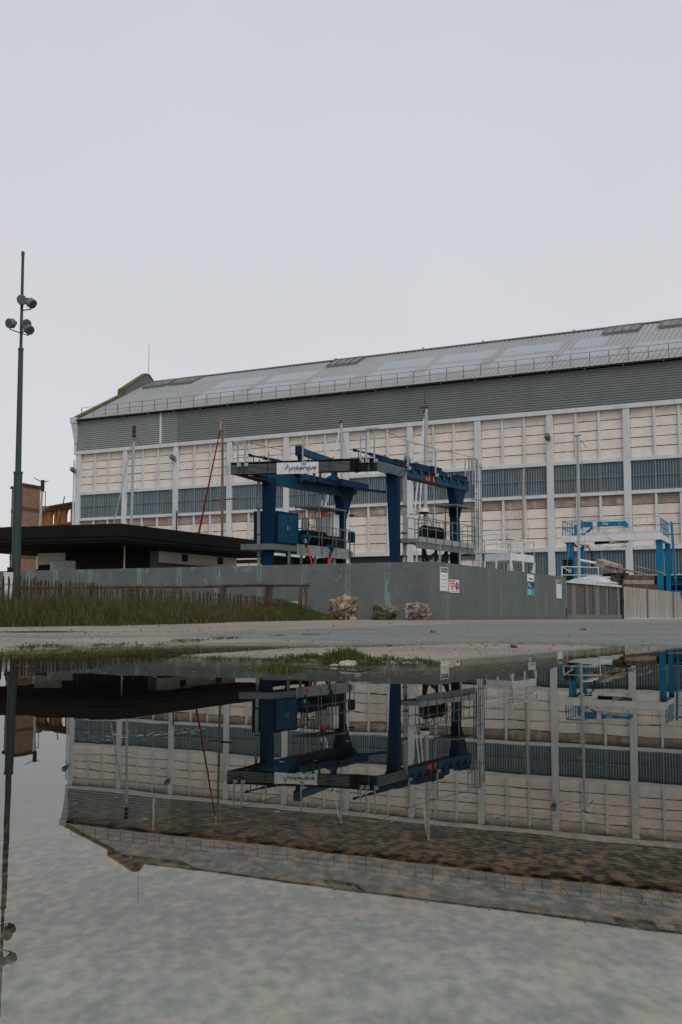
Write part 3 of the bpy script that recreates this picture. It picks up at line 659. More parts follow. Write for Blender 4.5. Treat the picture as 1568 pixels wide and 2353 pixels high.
# floodlights on pillars
def wall_light(s,z,label,size=.3,dirx=-1):
    p=hang(s,-.1,z)
    t=thing('wall_floodlight',label,'floodlight',p,HA,'floodlights bracketed to the hangar pillars')
    b=MB(); b.bar((0,0,-.35),(0,-.35,-.05),.08); b.build('bracket',M['dark'],t)
    b=MB(); b.prism([(-size*.7,-.9,.0),(-size*.7,-.3,-.28),(-size*.7,-.15,.05),(-size*.7,-.75,.34)],(size*1.4,0,0)); b.build('housing',M['galv_d'],t)
    b=MB(); b.quad((-size*.6,-.88,-.02),(-size*.6,-.32,-.3),(size*.6,-.32,-.3),(size*.6,-.88,-.02)); b.build('lens',M['lens'],t)
wall_light(14.1,17.4,'small floodlight on the pillar above the red furled sail')
wall_light(.1,16.9,'small floodlight at the left corner of the hangar')
wall_light(28.,15.6,'small floodlight on the hangar pillar above the marina sign')
wall_light(42.,15.4,'small floodlight on the pillar behind the blue hoist rail posts')
wall_light(56.,16.6,'small floodlight on the hangar pillar at upper right')

# ------------------------------------------------------------------ concrete wall
wl=thing('concrete_wall','long grey concrete perimeter wall with flaking teal paint patches','wall',(C0.x,C0.y,0))
def wall_seg(A_,B_,ztopA,ztopB,th,m,ext=0):
    d=(B_-A_); L_=d.length; ang=math.atan2(d.y,d.x)
    b=MB(); n=int(L_/1.2)
    tops=[ztopA+(ztopB-ztopA)*i/n+random.uniform(-.006,.006) for i in range(n+1)]
    for i in range(n):
        x0,x1=L_*i/n,L_*(i+1)/n; za,zb=tops[i],tops[i+1]
        s=1 if th>0 else -1
        vs=[(x0,0,-.1),(x1,0,-.1),(x1,th,-.1),(x0,th,-.1),(x0,0,za),(x1,0,zb),(x1,th,zb),(x0,th,za)]
        fs=[(0,1,5,4),(4,5,6,7),(3,7,6,2)]
        if i==0: fs.append((0,4,7,3))
        if i==n-1: fs.append((1,2,6,5))
        b.add(vs,fs)
    return b.build('wall_segment',m,wl,loc=(A_.x-C0.x,A_.y-C0.y,0),rotz=ang)
CLx=C0+WD*24
wall_seg(CLx,C0,2.13,2.21,.28,M['wall'])
wall_seg(C0,CR,2.21,2.21,.28,M['wall_r'])
# signs on the right face
RD=(CR-C0).normalized(); RA=math.atan2(RD.y,RD.x)
def on_right(px):   # point on right face under disp column px
    k=(px-IW/2)/F; t=(C0.x-k*C0.y)/(k*RD.y-RD.x); return C0+RD*t,t
def sign(px0,px1,yt,yb,label,build,grp=None):
    p0,t0=on_right(px0); p1,t1=on_right(px1); pm=(p0+p1)/2; nrm=Vector((RD.y,-RD.x,0))
    zt=P((px0+px1)/2,yt,pm.y).z; zb=P((px0+px1)/2,yb,pm.y).z
    W_,H_=(p1-p0).length,zt-zb
    t=thing('wall_sign',label,'sign',(pm.x+nrm.x*.012,pm.y+nrm.y*.012,zb),RA,grp)
    b=MB(); b.box((-W_/2,-.012,0),(W_/2,0,H_)); b.build('board',M['white'],t); build(t,W_,H_)
FRONT=-.016
def patch(t,name,x0,x1,z0,z1,m,y=FRONT+.001):
    b=MB(); b.box((x0,y-.002,z0),(x1,-.0125,z1)); return b.build(name,m,t)
def s1(t,W_,H_,hd=True):
    text('lettering','PORT DE PLAISANCE',.105,(0,FRONT,H_*.925),M['navy'],t,xs=W_*.92/.98/1.02,bold=.004)
    text('lettering','DU GRAND LARGE',.105,(0,FRONT,H_*.82),M['navy'],t,xs=W_*.8/.86,bold=.004)
    for z,w_ in ((.66,.7),(.63,.6),(.5,.8),(.47,.75),(.33,.76),(.2,.8),(.17,.8),(.05,.9)):
        patch(t,'small_print',-W_*w_/2,W_*w_/2,H_*z-.004,H_*z+.004,M['greyprint'])
sign(1010.2,1029,1303.5,1358.5,'tall white notice board nearest the wall corner',s1)
def s2(t,W_,H_):
    for i,s in enumerate(('STATIONNEMENT','NON AUTORISE','ET DANGEREUX','INTERDIT')):
        text('lettering',s,.085,(-W_*.2,FRONT,H_*(.88-.2*i)),M['red'],t,xs=W_*.5/.62*(.75 if i==3 else 1),bold=.003)
    patch(t,'small_print',-W_*.42,W_*.42,H_*.1-.012,H_*.1+.012,M['greyprint'])
    cx_,cz=W_*.28,H_*.52
    for nm,r,m,y in (('prohibition_ring',.165,M['red'],FRONT),('prohibition_disc',.115,M['navy'],FRONT-.004)):
        b=MB(); b.add([(cx_+r*math.cos(a)*W_*1.15,y,cz+r*math.sin(a)) for a in [i*math.pi/16 for i in range(32)]],[tuple(range(31,-1,-1))]); b.build(nm,m,t)
    b=MB(); b.add([(cx_-.05*W_*1.1,FRONT-.006,cz+.02),(cx_+.06*W_*1.1,FRONT-.006,cz-.05),(cx_+.05*W_*1.1,FRONT-.006,cz+.01),(cx_-.05*W_*1.1,FRONT-.006,cz+.07)],[(0,1,2,3)]); b.build('tow_symbol',M['white'],t)
sign(1031,1054,1332,1362,'white sign with red lettering and a no parking disc',s2)
def s3(t,W_,H_):
    patch(t,'navy_band',-W_/2,W_/2,H_*.335,H_*.665,M['navy']); patch(t,'teal_band',-W_/2,W_/2,0.002,H_*.333,M['teal'])
    text('lettering','Dunkerque',.16,(0.05,FRONT-.004,H_*.8),M['teal'],t,xs=W_*.7/.8)
    b=MB(); b.prism([(-W_*.26,FRONT,H_*.76),(-W_*.23,FRONT,H_*.76),(-W_*.27,FRONT,H_*.93)],(0,-.002,0)); b.build('sail_emblem',M['teal'],t)
    text('lettering','Accès',.15,(-W_*.4,FRONT-.004,H_*.55),M['white'],t,xs=W_*.3/.42,align='LEFT')
    text('lettering','Terrasse',.15,(-W_*.4,FRONT-.004,H_*.45),M['white'],t,xs=W_*.5/.58,align='LEFT')
    text('lettering','Quai',.15,(-W_*.4,FRONT-.004,H_*.24),M['white'],t,xs=W_*.45/.3,align='LEFT')
    text('lettering','technique',.15,(-W_*.4,FRONT-.004,H_*.12),M['white'],t,xs=W_*.5/.68,align='LEFT')
sign(1210.5,1226.5,1320,1369,'tall sign banded white, navy and teal',s3)
def s4(t,W_,H_): s1(t,W_,H_)
sign(1277.5,1289,1333,1375,'tall white notice board near the gate end of the wall',s4)
def s5(t,W_,H_):
    patch(t,'navy_face',-W_/2,W_/2,0,H_,M['navy'])
    b=MB(); b.prism([(-.05,FRONT-.003,H_*.75),(.06,FRONT-.003,H_*.72),(.04,FRONT-.003,H_*.9)],(0,-.002,0)); b.build('emblem',M['white'],t)
    for q in (.5,.35,.15): patch(t,'small_print',-W_*.35,W_*.35,H_*q,H_*q+.02,M['greyprint'],FRONT-.001)
sign(1292.3,1297,1344,1362,'narrow navy plate at the very end of the wall',s5)

# ------------------------------------------------------------------ gate and sheet fence
gt=thing('sliding_gate','brown corrugated metal gate with a pale top rail','gate',(CR.x,CR.y,0))
GE=Vector((16.2,62.4,0)); gd=(GE-CR); gl_=gd.length; ga=math.atan2(gd.y,gd.x)
gt.rotation_euler.z=ga
b=MB(); p=.34; n=int(gl_/p)
for j in range(n):
    a=.15+j*p; k=1 if (j//2)%3==1 else 0
    b.mati(k).quad((a,.0,.3),(a+p*.5,.0,.3),(a+p*.5,.0,1.93),(a,.0,1.93)); b.quad((a+p*.5,.0,.3),(a+p*.62,-.06,.3),(a+p*.62,-.06,1.93),(a+p*.5,.0,1.93)); b.quad((a+p*.62,-.06,.3),(a+p*.88,-.06,.3),(a+p*.88,-.06,1.93),(a+p*.62,-.06,1.93)); b.quad((a+p*.88,-.06,.3),(a+p,.0,.3),(a+p,.0,1.93),(a+p*.88,-.06,1.93))
b.build('gate_sheet',[M['gate'],M['gate_l']],gt)
b=MB(); b.box((0,-.14,1.93),(gl_,.08,2.03)); b.build('top_rail',M['white_dirty'],gt)
b=MB(); b.box((0,-.11,.12),(gl_,.05,.34)); b.build('bottom_rail',M['galv_d'],gt)
for i in range(1,7):
    b=MB(); s=gl_*i/6.6; b.box((s-.04,-.13,.34),(s+.04,-.065,1.93)); b.build('stile',M['galv_d'],gt)
b=MB(); b.box((gl_,-.15,.0),(gl_+.35,.12,2.05)); b.box((gl_+.12,-.2,1.0),(gl_+.2,-.15,1.25)); b.build('gate_post',M['dark'],gt)
fa=GE+gd.normalized()*.4; fd=(FE-fa); FEE=fa+fd.normalized()*34; fl=(FEE-fa).length; fa_=math.atan2(fd.y,fd.x)
ft=thing('sheet_fence','beige ribbed sheet fence continuing right of the gate','fence',(fa.x,fa.y,0),fa_)
b=MB(); n=int(fl/.9); p=fl/n
for j in range(n):
    a=j*p; b.box((a+.06,-.05,.12),(a+p-.06,.02,2.0))
b.build('fence_sheet',M['fence'],ft)
b=MB()
for j in range(n+1): b.box((j*p-.06,-.02,.1),(j*p+.06,.01,1.97))
b.build('rib',M['fence_r'],ft)
for s in (6.6,15.,23.5):
    b=MB(); b.box((s-.1,-.12,0),(s+.1,-.051,2.06)); b.build('fence_post',M['galv_d'],ft)
b=MB(); b.box((0,-.3,.0),(fl,.25,.12)); b.build('plinth',M['cream'],ft)

# ------------------------------------------------------------------ low black building
BC=Vector((-10.2*1.0,49.4,0)); Lx=Vector((-.936,.351,0)).normalized(); Bx=Vector((.444,.896,0)).normalized()
BCp=P(277,1204,49.4); BC.x=BCp.x
bt=thing('low_building','low clubhouse with deep black fascia and overhanging flat roof','building',(BC.x,BC.y,0))
def bl(a,b_,z): v=Lx*a+Bx*b_; return Vector((v.x,v.y,z))
ZB0,ZB1=3.62,4.49
def slab(mb,a0,a1,b0,b1,z0,z1):
    mb.add([bl(a0,b0,z0),bl(a1,b0,z0),bl(a1,b1,z0),bl(a0,b1,z0),bl(a0,b0,z1),bl(a1,b0,z1),bl(a1,b1,z1),bl(a0,b1,z1)],[(0,1,2,3),(7,6,5,4),(4,5,1,0),(5,6,2,1),(6,7,3,2),(7,4,0,3)])
b=MB(); slab(b,0,11.5,0,14,ZB0+.3,ZB1); slab(b,.05,11.4,.05,13.9,ZB0+.12,ZB0+.29); slab(b,.12,11.3,.12,13.8,ZB0,ZB0+.11)
b.build('roof',M['fascia'],bt)
b=MB(); slab(b,.2,11.2,.2,13.7,ZB0-.06,ZB0-.002); b.build('soffit',M['soffit'],bt)
b=MB(); slab(b,1.9,9.2,5.6,13.4,2.95,ZB0-.06); b.build('cream_band',M['cream'],bt)
b=MB(); slab(b,1.95,3.,5.62,13.4,0,2.945); b.build('grey_wall',M['greywall'],bt)
b=MB(); slab(b,3.0,9.15,5.62,13.35,0,2.945); b.build('louvre_wall',M['louvre'],bt)
b=MB(); slab(b,2.0,7.2,5.3,5.6,0,ZB0-.07); b.build('glazed_front',M['glass'],bt)
b=MB(); slab(b,1.75,2.02,5.25,5.6,0,ZB0-.07); b.build('corner_post',M['greywall'],bt)
for bb_ in (7.9,11.4):
    b=MB(); slab(b,1.8,1.9,bb_,bb_+.4,3.13,3.5); b.build('vent',M['dark'],bt)
b=MB(); slab(b,1.82,1.9,5.7,13.4,2.9,2.96); b.build('trim',M['dark'],bt)
b=MB(); v=bl(.9,1.6,0); b.tube(v,v+Vector((0,0,ZB0-.06)),.04); b.build('brass_post',M['mast_w'],bt)
b=MB(); v=bl(9.1,5.5,0); b.tube(v,v+Vector((0,0,2.7)),.12); b.build('column',M['dark'],bt)
kp=P(241,1300,50.2); b=MB(); b.box((-.6,-.4,0),(.6,.4,2.8)); kb=b.build('kiosk_cabinet',M['galv'],None,loc=(P(146,1300,52.6).x,52.6,.1),rotz=.2,bevel=.03); tag(kb,'pale grey cabinet standing under the black roof','cabinet')

# ------------------------------------------------------------------ floodlight pole
pb=P(37.5,1330,43.); Yp=43.
def ph(y): return P(40,y,Yp).z
pz=ph(0)
z0=.1; z1=ph(1087); z2=ph(803); z3=ph(580)
# pole leans very slightly
pt_=P(53,590,Yp); lean=(pt_.x-pb.x)/(z3-z0)
pl=thing('floodlight_mast','tall dark green floodlight mast rising at the far left','floodlight mast',(pb.x,Yp,z0))
def pp(z): return (lean*(z-z0),0,z-z0)
b=MB(); b.tube(pp(z0),pp(z1),.19,.175,n=8); b.build('lower_shaft',M['pole'],pl)
b=MB(); b.tube(pp(z1-.05),pp(z2),.125,.105,n=8); b.tube(pp(z1-.03),pp(z1+.05),.195,.195,n=8); b.build('middle_shaft',M['pole'],pl)
b=MB(); b.tube(pp(z2-.02),pp(z3),.062,.058,n=10); b.tube(pp(z2-.05),pp(z2+.05),.115,.115,n=10); b.tube(pp(z3-.16),pp(z3+.03),.068,.068,n=10); b.build('upper_shaft',M['pole'],pl)
b=MB(); b.box((-.40,-.34,z0+.6),(-.05,-.2,z0+1.75)); b.build('notice_box',M['white_dirty'],pl)
b=MB(); b.box((-.28,-.3,z0+1.76),(-.12,-.2,z0+1.95)); b.build('clamp',M['black'],pl)
b=MB(); b.tube((-.1,-.25,z0+.75),(.22,-.25,z0+.9),.03); b.tube((.18,-.25,z0+.75),(.22,-.25,z0+.95),.03); b.build('orange_tie',M['orange'],pl)
def lamp(dx,dz,az,tilt,zc):
    root=Vector(pp(zc)); c=root+Vector((dx,-.12,dz))
    b=MB(); d=Vector((math.sin(az)*math.cos(tilt),-math.cos(az)*math.cos(tilt),math.sin(tilt)))
    b.tube(c-d*.16,c-d*.1,.09,.2,n=14); b.tube(c-d*.1,c+d*.12,.2,.2,n=14)
    lm=b.build('floodlight',M['galv_d'],pl,smooth=False)
    b=MB(); b.tube(c+d*.121,c+d*.13,.155,.155,n=14); b.build('lens',M['lens'],lm)
    b=MB(); b.bar(root+Vector((0,0,-.25)),c+Vector((0,0,-.26)),.035); b.bar(c+Vector((-.02,0,-.27)),c-Vector((.08,0,.05)),.035); b.tube(c-d*.28+Vector((0,0,.04)),c-d*.14,.075,.085,n=8); b.build('arm',M['dark'],lm)
zl=ph(752); zu=ph(700)
lamp(-.40,.13,-.5,-.2,zl); lamp(.24,.10,.35,-.2,zl); lamp(.34,-.12,.9,-.6,zl)
lamp(.03,.16,.2,-.1,zu); lamp(.42,.03,1.1,-.6,zu)

# ------------------------------------------------------------------ brick tower and ruin
Yt=80.
a0=P(22,1300,Yt); a1=P(61,1300,Yt-1.2); 
tw=thing('brick_tower','square red brick tower with a flat cap beside the mast','tower',(P(60,1300,Yt).x,Yt-1.2,0))
zt=P(60,1120,Yt).z; ox=tw.location.x; oy=tw.location.y
pf=Vector((0,0,0)); pl_=Vector((P(22,1300,Yt+.9).x-ox,2.1,0)); pr_=Vector((P(88,1300,Yt+.6).x-ox,1.8,0)); pbk=pl_+pr_
b=MB(); b.prism([pf,pr_,pbk,pl_],(0,0,zt)); b.build('shaft',M['brick'],tw)
b=MB(); ctr=(pl_+pr_)/2
b.prism([ctr+(q-ctr)*1.12+Vector((0,0,zt)) for q in (pf,pr_,pbk,pl_)],(0,0,.16)); b.build('cap',M['ruin'],tw)
b=MB()
for z in (zt*.2,zt*.45,zt*.63,zt*.81): b.prism([ctr+(q-ctr)*1.015+Vector((0,0,z)) for q in (pf,pr_,pbk,pl_)],(0,0,.3))
b.build('band_course',M['brick_d'],tw)
b=MB()
for z in (zt*.3,zt*.52,zt*.68,zt*.7): b.bar(pl_+Vector((-.0,0,z)),pl_+Vector((-.3,0,z)),.07)
b.build('peg',M['dark'],tw)
b=MB(); z=zt*.80; q=pr_; b.prism([q+Vector((0,0,z)),q+Vector((.45,0,z+.5)),q+Vector((.45,0,z+.62)),q+Vector((0,0,z+.62))],(0,.8,0)); b.bar(q+Vector((.4,0,z+.6)),q+Vector((.4,0,z+1.7)),.05); b.bar(q+Vector((0,0,z+1.7)),q+Vector((.42,0,z+1.7)),.05); b.build('balcony',M['rust'],tw)
# ruin
Yr=160.; rl=P(90,1300,Yr); rr=P(172,1300,Yr-9); ru=thing('ruined_building','roofless ochre ruin with empty window openings behind the tower','building',(rl.x,Yr,0),math.atan2(-9,rr.x-rl.x))
RL=(Vector((rr.x,Yr-9,0))-Vector((rl.x,Yr,0))).length+2
def rx(px): return (px-90)/(172-90)*(RL-2)
zT=P(130,1160,Yr-4.5).z; zH=P(130,1172,Yr-4.5).z; zS=P(130,1203,Yr-4.5).z
b=MB(); ops=[(97,101.5),(106,124) ,(125.5,132.5),(148,159.5),(162,163.5)]
ops=[(96,100),(113,122.5),(124.3,129.8),(146,160)]
xs=[-.2]
for a,c in ops: b.box((xs[-1],0,0),(rx(a),.5,zT-.8)); b.box((rx(a),0,0),(rx(c),.5,zS)); b.box((rx(a),0,zH),(rx(c),.5,zT-.8)); xs.append(rx(c))
b.box((xs[-1],0,0),(RL,.5,zT-.8)); b.build('wall',M['ochre'],ru)
b=MB()
for a,c in ops[1:]:
    b.prism([(rx(a),-.01,zH+.01),(rx(a),-.01,zH-.7),(rx(a)+.4,-.01,zH-.2),((rx(a)+rx(c))/2,-.01,zH+.01)],(0,.5,0))
b.build('arch',M['ochre'],ru)
b=MB(); b.box((-.3,-.25,zT-.8),(RL,.7,zT-.35)); b.box((-.3,-.4,zT-.3),(RL,.9,zT)); b.box((-.3,-.3,zS-.6),(RL,-.02,zS-.25)); b.box((-.3,-.2,0),(RL,-.02,zS-1.))
b.build('cornice',M['ruin'],ru)
b=MB(); b.bar((-.3,-.3,zS+2.),(RL,-.3,zS+2.2),.08); b.bar((rx(138),-.3,zS-.3),(rx(150),-.3,zT+1.),.1); b.build('brace',M['ruin'],ru)

# ------------------------------------------------------------------ masts
def mast(name,label,xt,yt,xb,yb,Y,r,m,extra=None,group=None,zb=.1):
    t_=P(xt,yt,Y); q=P(xb,yb,Y); d=(t_-q); k=(zb-q.z)/d.z; base=q+d*k
    t=thing(name,label,'mast',base,0,group)
    b=MB(); b.tube((0,0,0),t_-base,r,r*.8,n=10); b.build('pole',m,t)
    if extra: extra(t,base,t_,Y)
    return t
def loc(base,px,py,Y): return P(px,py,Y)-base
def stay(t,base,a,c,Y,r=.018,m='galv',name='stay',Y2=None):
    b=MB(); b.tube(loc(base,*a,Y),loc(base,*c,Y2 or Y),r,n=5); return b.build(name,M[m],t)
GM='boat masts standing behind the wall and buildings'
def x1(t,base,top,Y):
    b=MB(); c=top-base
    b.tube(c,c+Vector((0,0,1.1)),.025)
    for h in (.3,.6,.85): b.tube(c+Vector((0,0,h)),c+Vector((0,0,h+.18)),.13,n=8)
    b.bar(c+Vector((0,0,.6)),c+Vector((.5,0,-.3)),.03); b.build('masthead',M['dark'],t)
    stay(t,base,(302,1022),(262,1206),Y,.035,'mast'); stay(t,base,(304,1022),(300,1210),Y,.012); stay(t,base,(309,1020),(325,1210),Y,.01)
    b=MB(); b.bar(loc(base,300,1124,Y),loc(base,318,1124,Y),.06); b.build('spreader',M['mast'],t)
mast('boat_mast','pale mast with stacked instruments before the left hangar bays',308,1015,302,1206,70,.10,M['mast'],x1,GM)
def x2(t,base,top,Y):
    b=MB(); b.tube(loc(base,507,985,Y),loc(base,457,1226,Y),.035,.065,n=8); b.build('furled_sail',M['redsail'],t)
    stay(t,base,(511,962),(507,987),Y,.06,'mast'); b=MB(); b.bar(loc(base,487,1150,Y),loc(base,541,1146,Y),.06); b.build('spreader',M['dark'],t)
    b=MB(); b.bar(loc(base,508,963,Y),loc(base,517,961,Y),.2,.12); b.build('masthead',M['ochre'],t)
    stay(t,base,(514,964),(535,1235),Y,.012); stay(t,base,(511,964),(492,1235),Y,.012); stay(t,base,(512,1050),(497,1235),Y,.01)
mast('boat_mast','dark brown mast with a red furled sail slanting left',512,963,511,1230,66,.09,M['mast_d'],x2,GM)
def x3(t,base,top,Y):
    stay(t,base,(781,985),(741,1210),Y,.055,'white','furled_sail'); stay(t,base,(741,1150),(728,1295),Y,.045,'white')
    b=MB(); b.bar(loc(base,780,973,Y),loc(base,787,970,Y),.12); b.bar(loc(base,783,965,Y),loc(base,783,975,Y),.05); b.build('masthead',M['dark'],t)
    stay(t,base,(786,985),(803,1100),Y,.012)
mast('boat_mast','pale mast with a white furled stay rising behind the blue jib boom',784.5,972,789,1290,64,.085,M['mast'],x3,GM)
def x4(t,base,top,Y):
    stay(t,base,(975,962),(942,1290),Y,.05,'white','furled_sail'); stay(t,base,(976,985),(957,1292),Y,.05,'white','furled_sail')
    stay(t,base,(979,970),(1005,1190),Y,.012); stay(t,base,(941,1090),(1003,1230),Y,.02,'dark'); stay(t,base,(980,1000),(1016,1290),Y,.012)
    b=MB(); c=loc(base,977,937,Y); b.bar(c-Vector((.25,0,0)),c+Vector((.2,0,.05)),.05); b.tube(c,c+Vector((0,0,1.)),.02); b.bar(c-Vector((.1,0,.25)),c+Vector((.1,0,-.05)),.14); b.build('masthead',M['dark'],t)
    b=MB(); c=loc(base,974,1172,Y-.3); b.tube(c-Vector((0,0,.12)),c+Vector((0,0,.1)),.3,.28,n=16); b.build('radar_dome',M['white'],t)
    b=MB(); c=loc(base,974,1176,Y-.3); b.tube(c-Vector((0,0,.12)),c-Vector((0,0,.03)),.2,.31,n=16); b.bar(loc(base,940,1182,Y),loc(base,1018,1180,Y),.04); b.bar(loc(base,948,1083,Y),loc(base,1010,1083,Y),.03); b.build('bracket',M['dark'],t)
mast('boat_mast','tallest pale mast with a radar dome between the blue legs',979.5,940,977,1290,62,.13,M['mast'],x4,GM)
def x5(t,base,top,Y):
    stay(t,base,(1199,1085),(1165,1290),Y,.012); stay(t,base,(1204,1085),(1220,1290),Y,.012); stay(t,base,(1196,1100),(1188,1290),Y,.01)
mast('boat_mast','yellow varnished mast behind the white platform stairs',1203,1078,1203,1290,80,.11,M['mast_w'],x5,GM)
def x6(t,base,top,Y):
    stay(t,base,(1333,1010),(1338,1075),Y,.02); stay(t,base,(1327,1090),(1300,1330),Y,.012); stay(t,base,(1330,1100),(1352,1330),Y,.012)
    b=MB(); c=top-base; b.bar(c-Vector((.2,0,0)),c+Vector((.2,0,.1)),.06); b.bar(c+Vector((.2,0,-.2)),c+Vector((.5,0,-.7)),.03); b.build('masthead',M['dark'],t)
    b=MB(); b.bar(loc(base,1302,1154,Y),loc(base,1360,1156,Y),.05); b.build('spreader',M['mast_w'],t)
    b=MB(); b.tube(loc(base,1333,1287,Y),loc(base,1370,1294,Y),.08); b.build('boom',M['white_dirty'],t)
mast('boat_mast','pale mast of the boat beside the small bright blue gantry',1328,1003,1331,1325,66,.10,M['mast'],x6,GM,.1)
def x7(t,base,top,Y):
    b=MB(); c=top-base; b.bar(c-Vector((.55,0,-.3)),c,.04); b.bar(c,c+Vector((.35,0,.1)),.04); b.tube(c-Vector((0,0,.5)),c+Vector((0,0,.15)),.12,n=6); b.build('masthead',M['dark'],t)
mast('boat_mast','short pale mast between the brick tower and the ochre ruin',98.5,1109,92,1208,64,.085,M['mast'],x7,GM)

# ------------------------------------------------------------------ white mobile platform (behind the wall)
def quadframe(P0,eu,ev): return lambda u,v,z: Vector((P0[0]+eu[0]*u+ev[0]*v,P0[1]+eu[1]*u+ev[1]*v,z))
Yw=66.
wa=P(1114,1270,Yw+1.2); wb_=P(1174,1280,Yw-.6); wc=P(1228,1280,Yw+2.6)
pt=thing('boarding_platform','white steel boarding platform with tubular railings','platform',(wb_.x,Yw-.6,0))
o0=Vector((wb_.x,Yw-.6,0)); A_=Vector((wa.x-o0.x,1.8,0)); B_=Vector((wc.x-o0.x,3.2,0))
zp=P(1174,1287,Yw-.6).z; zq=P(1174,1270,Yw-.6).z
def q3(a,b_,z): v=A_*a+B_*b_; return Vector((v.x,v.y,z))
b=MB(); b.prism([q3(0,0,zp),q3(0,1,zp),q3(1,1,zp),q3(1,0,zp)],(0,0,zq-zp)); b.build('deck',M['white'],pt)
for a,b_ in ((0,0),(0,1),(1,1),(1,0),(0,.5),(.55,0)):
    b=MB(); b.bar(q3(a,b_,0),q3(a,b_,zp),.11); b.build('leg',M['white_dirty'],pt)
b=MB(); b.bar(q3(0,0,zp-.1),q3(.35,0,2.),.1); b.bar(q3(0,0,zp),q3(0,.2,1.6),.1); b.bar(q3(0,1,zp-.1),q3(0,.7,1.8),.1); b.build('brace',M['white_dirty'],pt)
zr=P(1174,1224,Yw-.6).z; b=MB()
for (a,b_),(c,d) in (((0,0),(1,0)),((0,0),(0,1)),((0,1),(1,1)),((1,0),(1,1))):
    hh_=zr if a==0 and b_==0 and d==0 else zr-.35
    for z in (hh_,(hh_+zq)/2): b.tube(q3(a,b_,z),q3(c,d,z),.04,n=6)
    for f in (0,.5,1): b.tube(q3(a+(c-a)*f,b_+(d-b_)*f,zq),q3(a+(c-a)*f,b_+(d-b_)*f,hh_),.035,n=6)
b.build('railing',M['white'],pt)

# ------------------------------------------------------------------ main blue travel hoist
HO=Vector((-3.53,52.3,0)); eu=Vector((.971,-.2415,0)).normalized(); ev=Vector((.524,.8516,0)).normalized()
ht=thing('travel_hoist','dark blue travelling boat hoist carrying a white marina sign','boat hoist',HO)
def h(u,v,z): return Vector((eu.x*u+ev.x*v,eu.y*u+ev.y*v,z))
UR=6.21; VR=6.75; ZT=7.0
def hcol(name,poly_uv,z0,z1,m,par=ht,poly_top=None):
    b=MB(); n=len(poly_uv); pt2=poly_top or poly_uv
    vs=[h(u,v,z0) for u,v in poly_uv]+[h(u,v,z1) for u,v in pt2]
    b.add(vs,[tuple(range(n-1,-1,-1)),tuple(range(n,2*n))]+[(i,(i+1)%n,n+(i+1)%n,n+i) for i in range(n)]); return b.build(name,m,par,bevel=.015)
def rect(u,v,w_,d): return [(u-w_/2,v-d/2),(u+w_/2,v-d/2),(u+w_/2,v+d/2),(u-w_/2,v+d/2)]
# legs taper towards the ground (front pair), rear pair flare at the top
hcol('leg',rect(-.04,0,.34,.24),.1,ZT,M['blue'],poly_top=rect(.0,.0,.5,.42))
hcol('leg',rect(UR+.13,0,.30,.2),.1,ZT,M['blue'],poly_top=rect(UR-.0,.0,.58,.28))
for u in (0,UR):
    hcol('leg',rect(u,VR,.40,.34),.1,ZT-.9,M['blue'])
    b=MB(); b.prism([h(u-.24,VR-.17,ZT-1.5),h(u+.24,VR-.17,ZT-1.5),h(u+.24,VR-.17,ZT),h(u-.24,VR-.17,ZT)],ev*.34); 
    b.prism([h(u-.21,VR+.17,ZT-1.5),h(u-.21,VR+.17,ZT),h(u-.21,VR+.95,ZT)],eu*.42); b.prism([h(u-.21,VR-.17,ZT-.9),h(u-.21,VR-.17,ZT),h(u-.21,VR-.5,ZT)],eu*.42); b.build('knee_bracket',M['blue'],ht)
# wheels hidden behind the wall
for u in (.1,UR+.1):
    for v in (-.5,VR+.4):
        b=MB(); c=h(u,v,.62); b.tube(c-eu*.2,c+eu*.2,.52,n=24); wh=b.build('wheel',M['black'],ht)
        b=MB(); b.tube(c-eu*.21,c+eu*.21,.25,n=16); b.build('rim',M['blue'],wh)
    b=MB(); b.bar(h(u,-.9,.9),h(u,VR+.9,.9),.4,.35); b.build('sill_beam',M['blue'],ht)
# side beams
VF=-2.1
b=MB()
b.prism([h(-.2,VF,ZT-.02),h(.2,VF,ZT-.02),h(.2,VF,ZT+.38),h(-.2,VF,ZT+.38)],ev*(VR+1.3-VF))
b.prism([h(-.2,-.3,ZT-.3),h(-.2,-.3,ZT),h(-.2,VR+1.25,ZT),h(-.2,VR+1.25,ZT-.02),h(-.2,VR+.6,ZT-.28)],eu*.4)
b.build('side_beam',M['blue_lit'],ht,bevel=.01)
b=MB(); b.prism([h(UR-.2,VF,ZT),h(UR+.2,VF,ZT),h(UR+.2,VF,ZT+.42),h(UR-.2,VF,ZT+.42)],ev*(VR+1.35-VF)); b.build('side_beam',M['blue_lit'],ht,bevel=.01)
b=MB()
for u in (UR,): b.bar(h(u,-.4,ZT+.45),h(u,VR+1.3,ZT+.45),.6,.04); b.bar(h(u,-.4,ZT-.03),h(u,VR+1.2,ZT-.03),.5,.05)
b.bar(h(0,-.4,ZT+.41),h(0,VR+1.3,ZT+.41),.6,.05)
b.build('flange',M['dark'],ht)
for i in range(9):
    v=.6+i*.85; b=MB(); b.bar(h(UR+.27,v,ZT+.25),h(UR+.27,v,ZT+.5),.05,.2,up=ev); b.build('flange_gusset',M['blue_lit'],ht)
for v0,v1,hh_ in ((2.2,3.7,.34),(3.9,5.,.4),(5.1,5.6,.26),(7.0,8.1,.3),(0.1,1.1,.28),(-1.4,-.2,.22)):
    b=MB(); b.prism([h(UR-.28,v0,ZT+.47),h(UR+.12,v0,ZT+.47),h(UR+.12,v0,ZT+.47+hh_),h(UR-.28,v0,ZT+.47+hh_)],ev*(v1-v0)); b.build('winch_housing',M['blue'],ht)
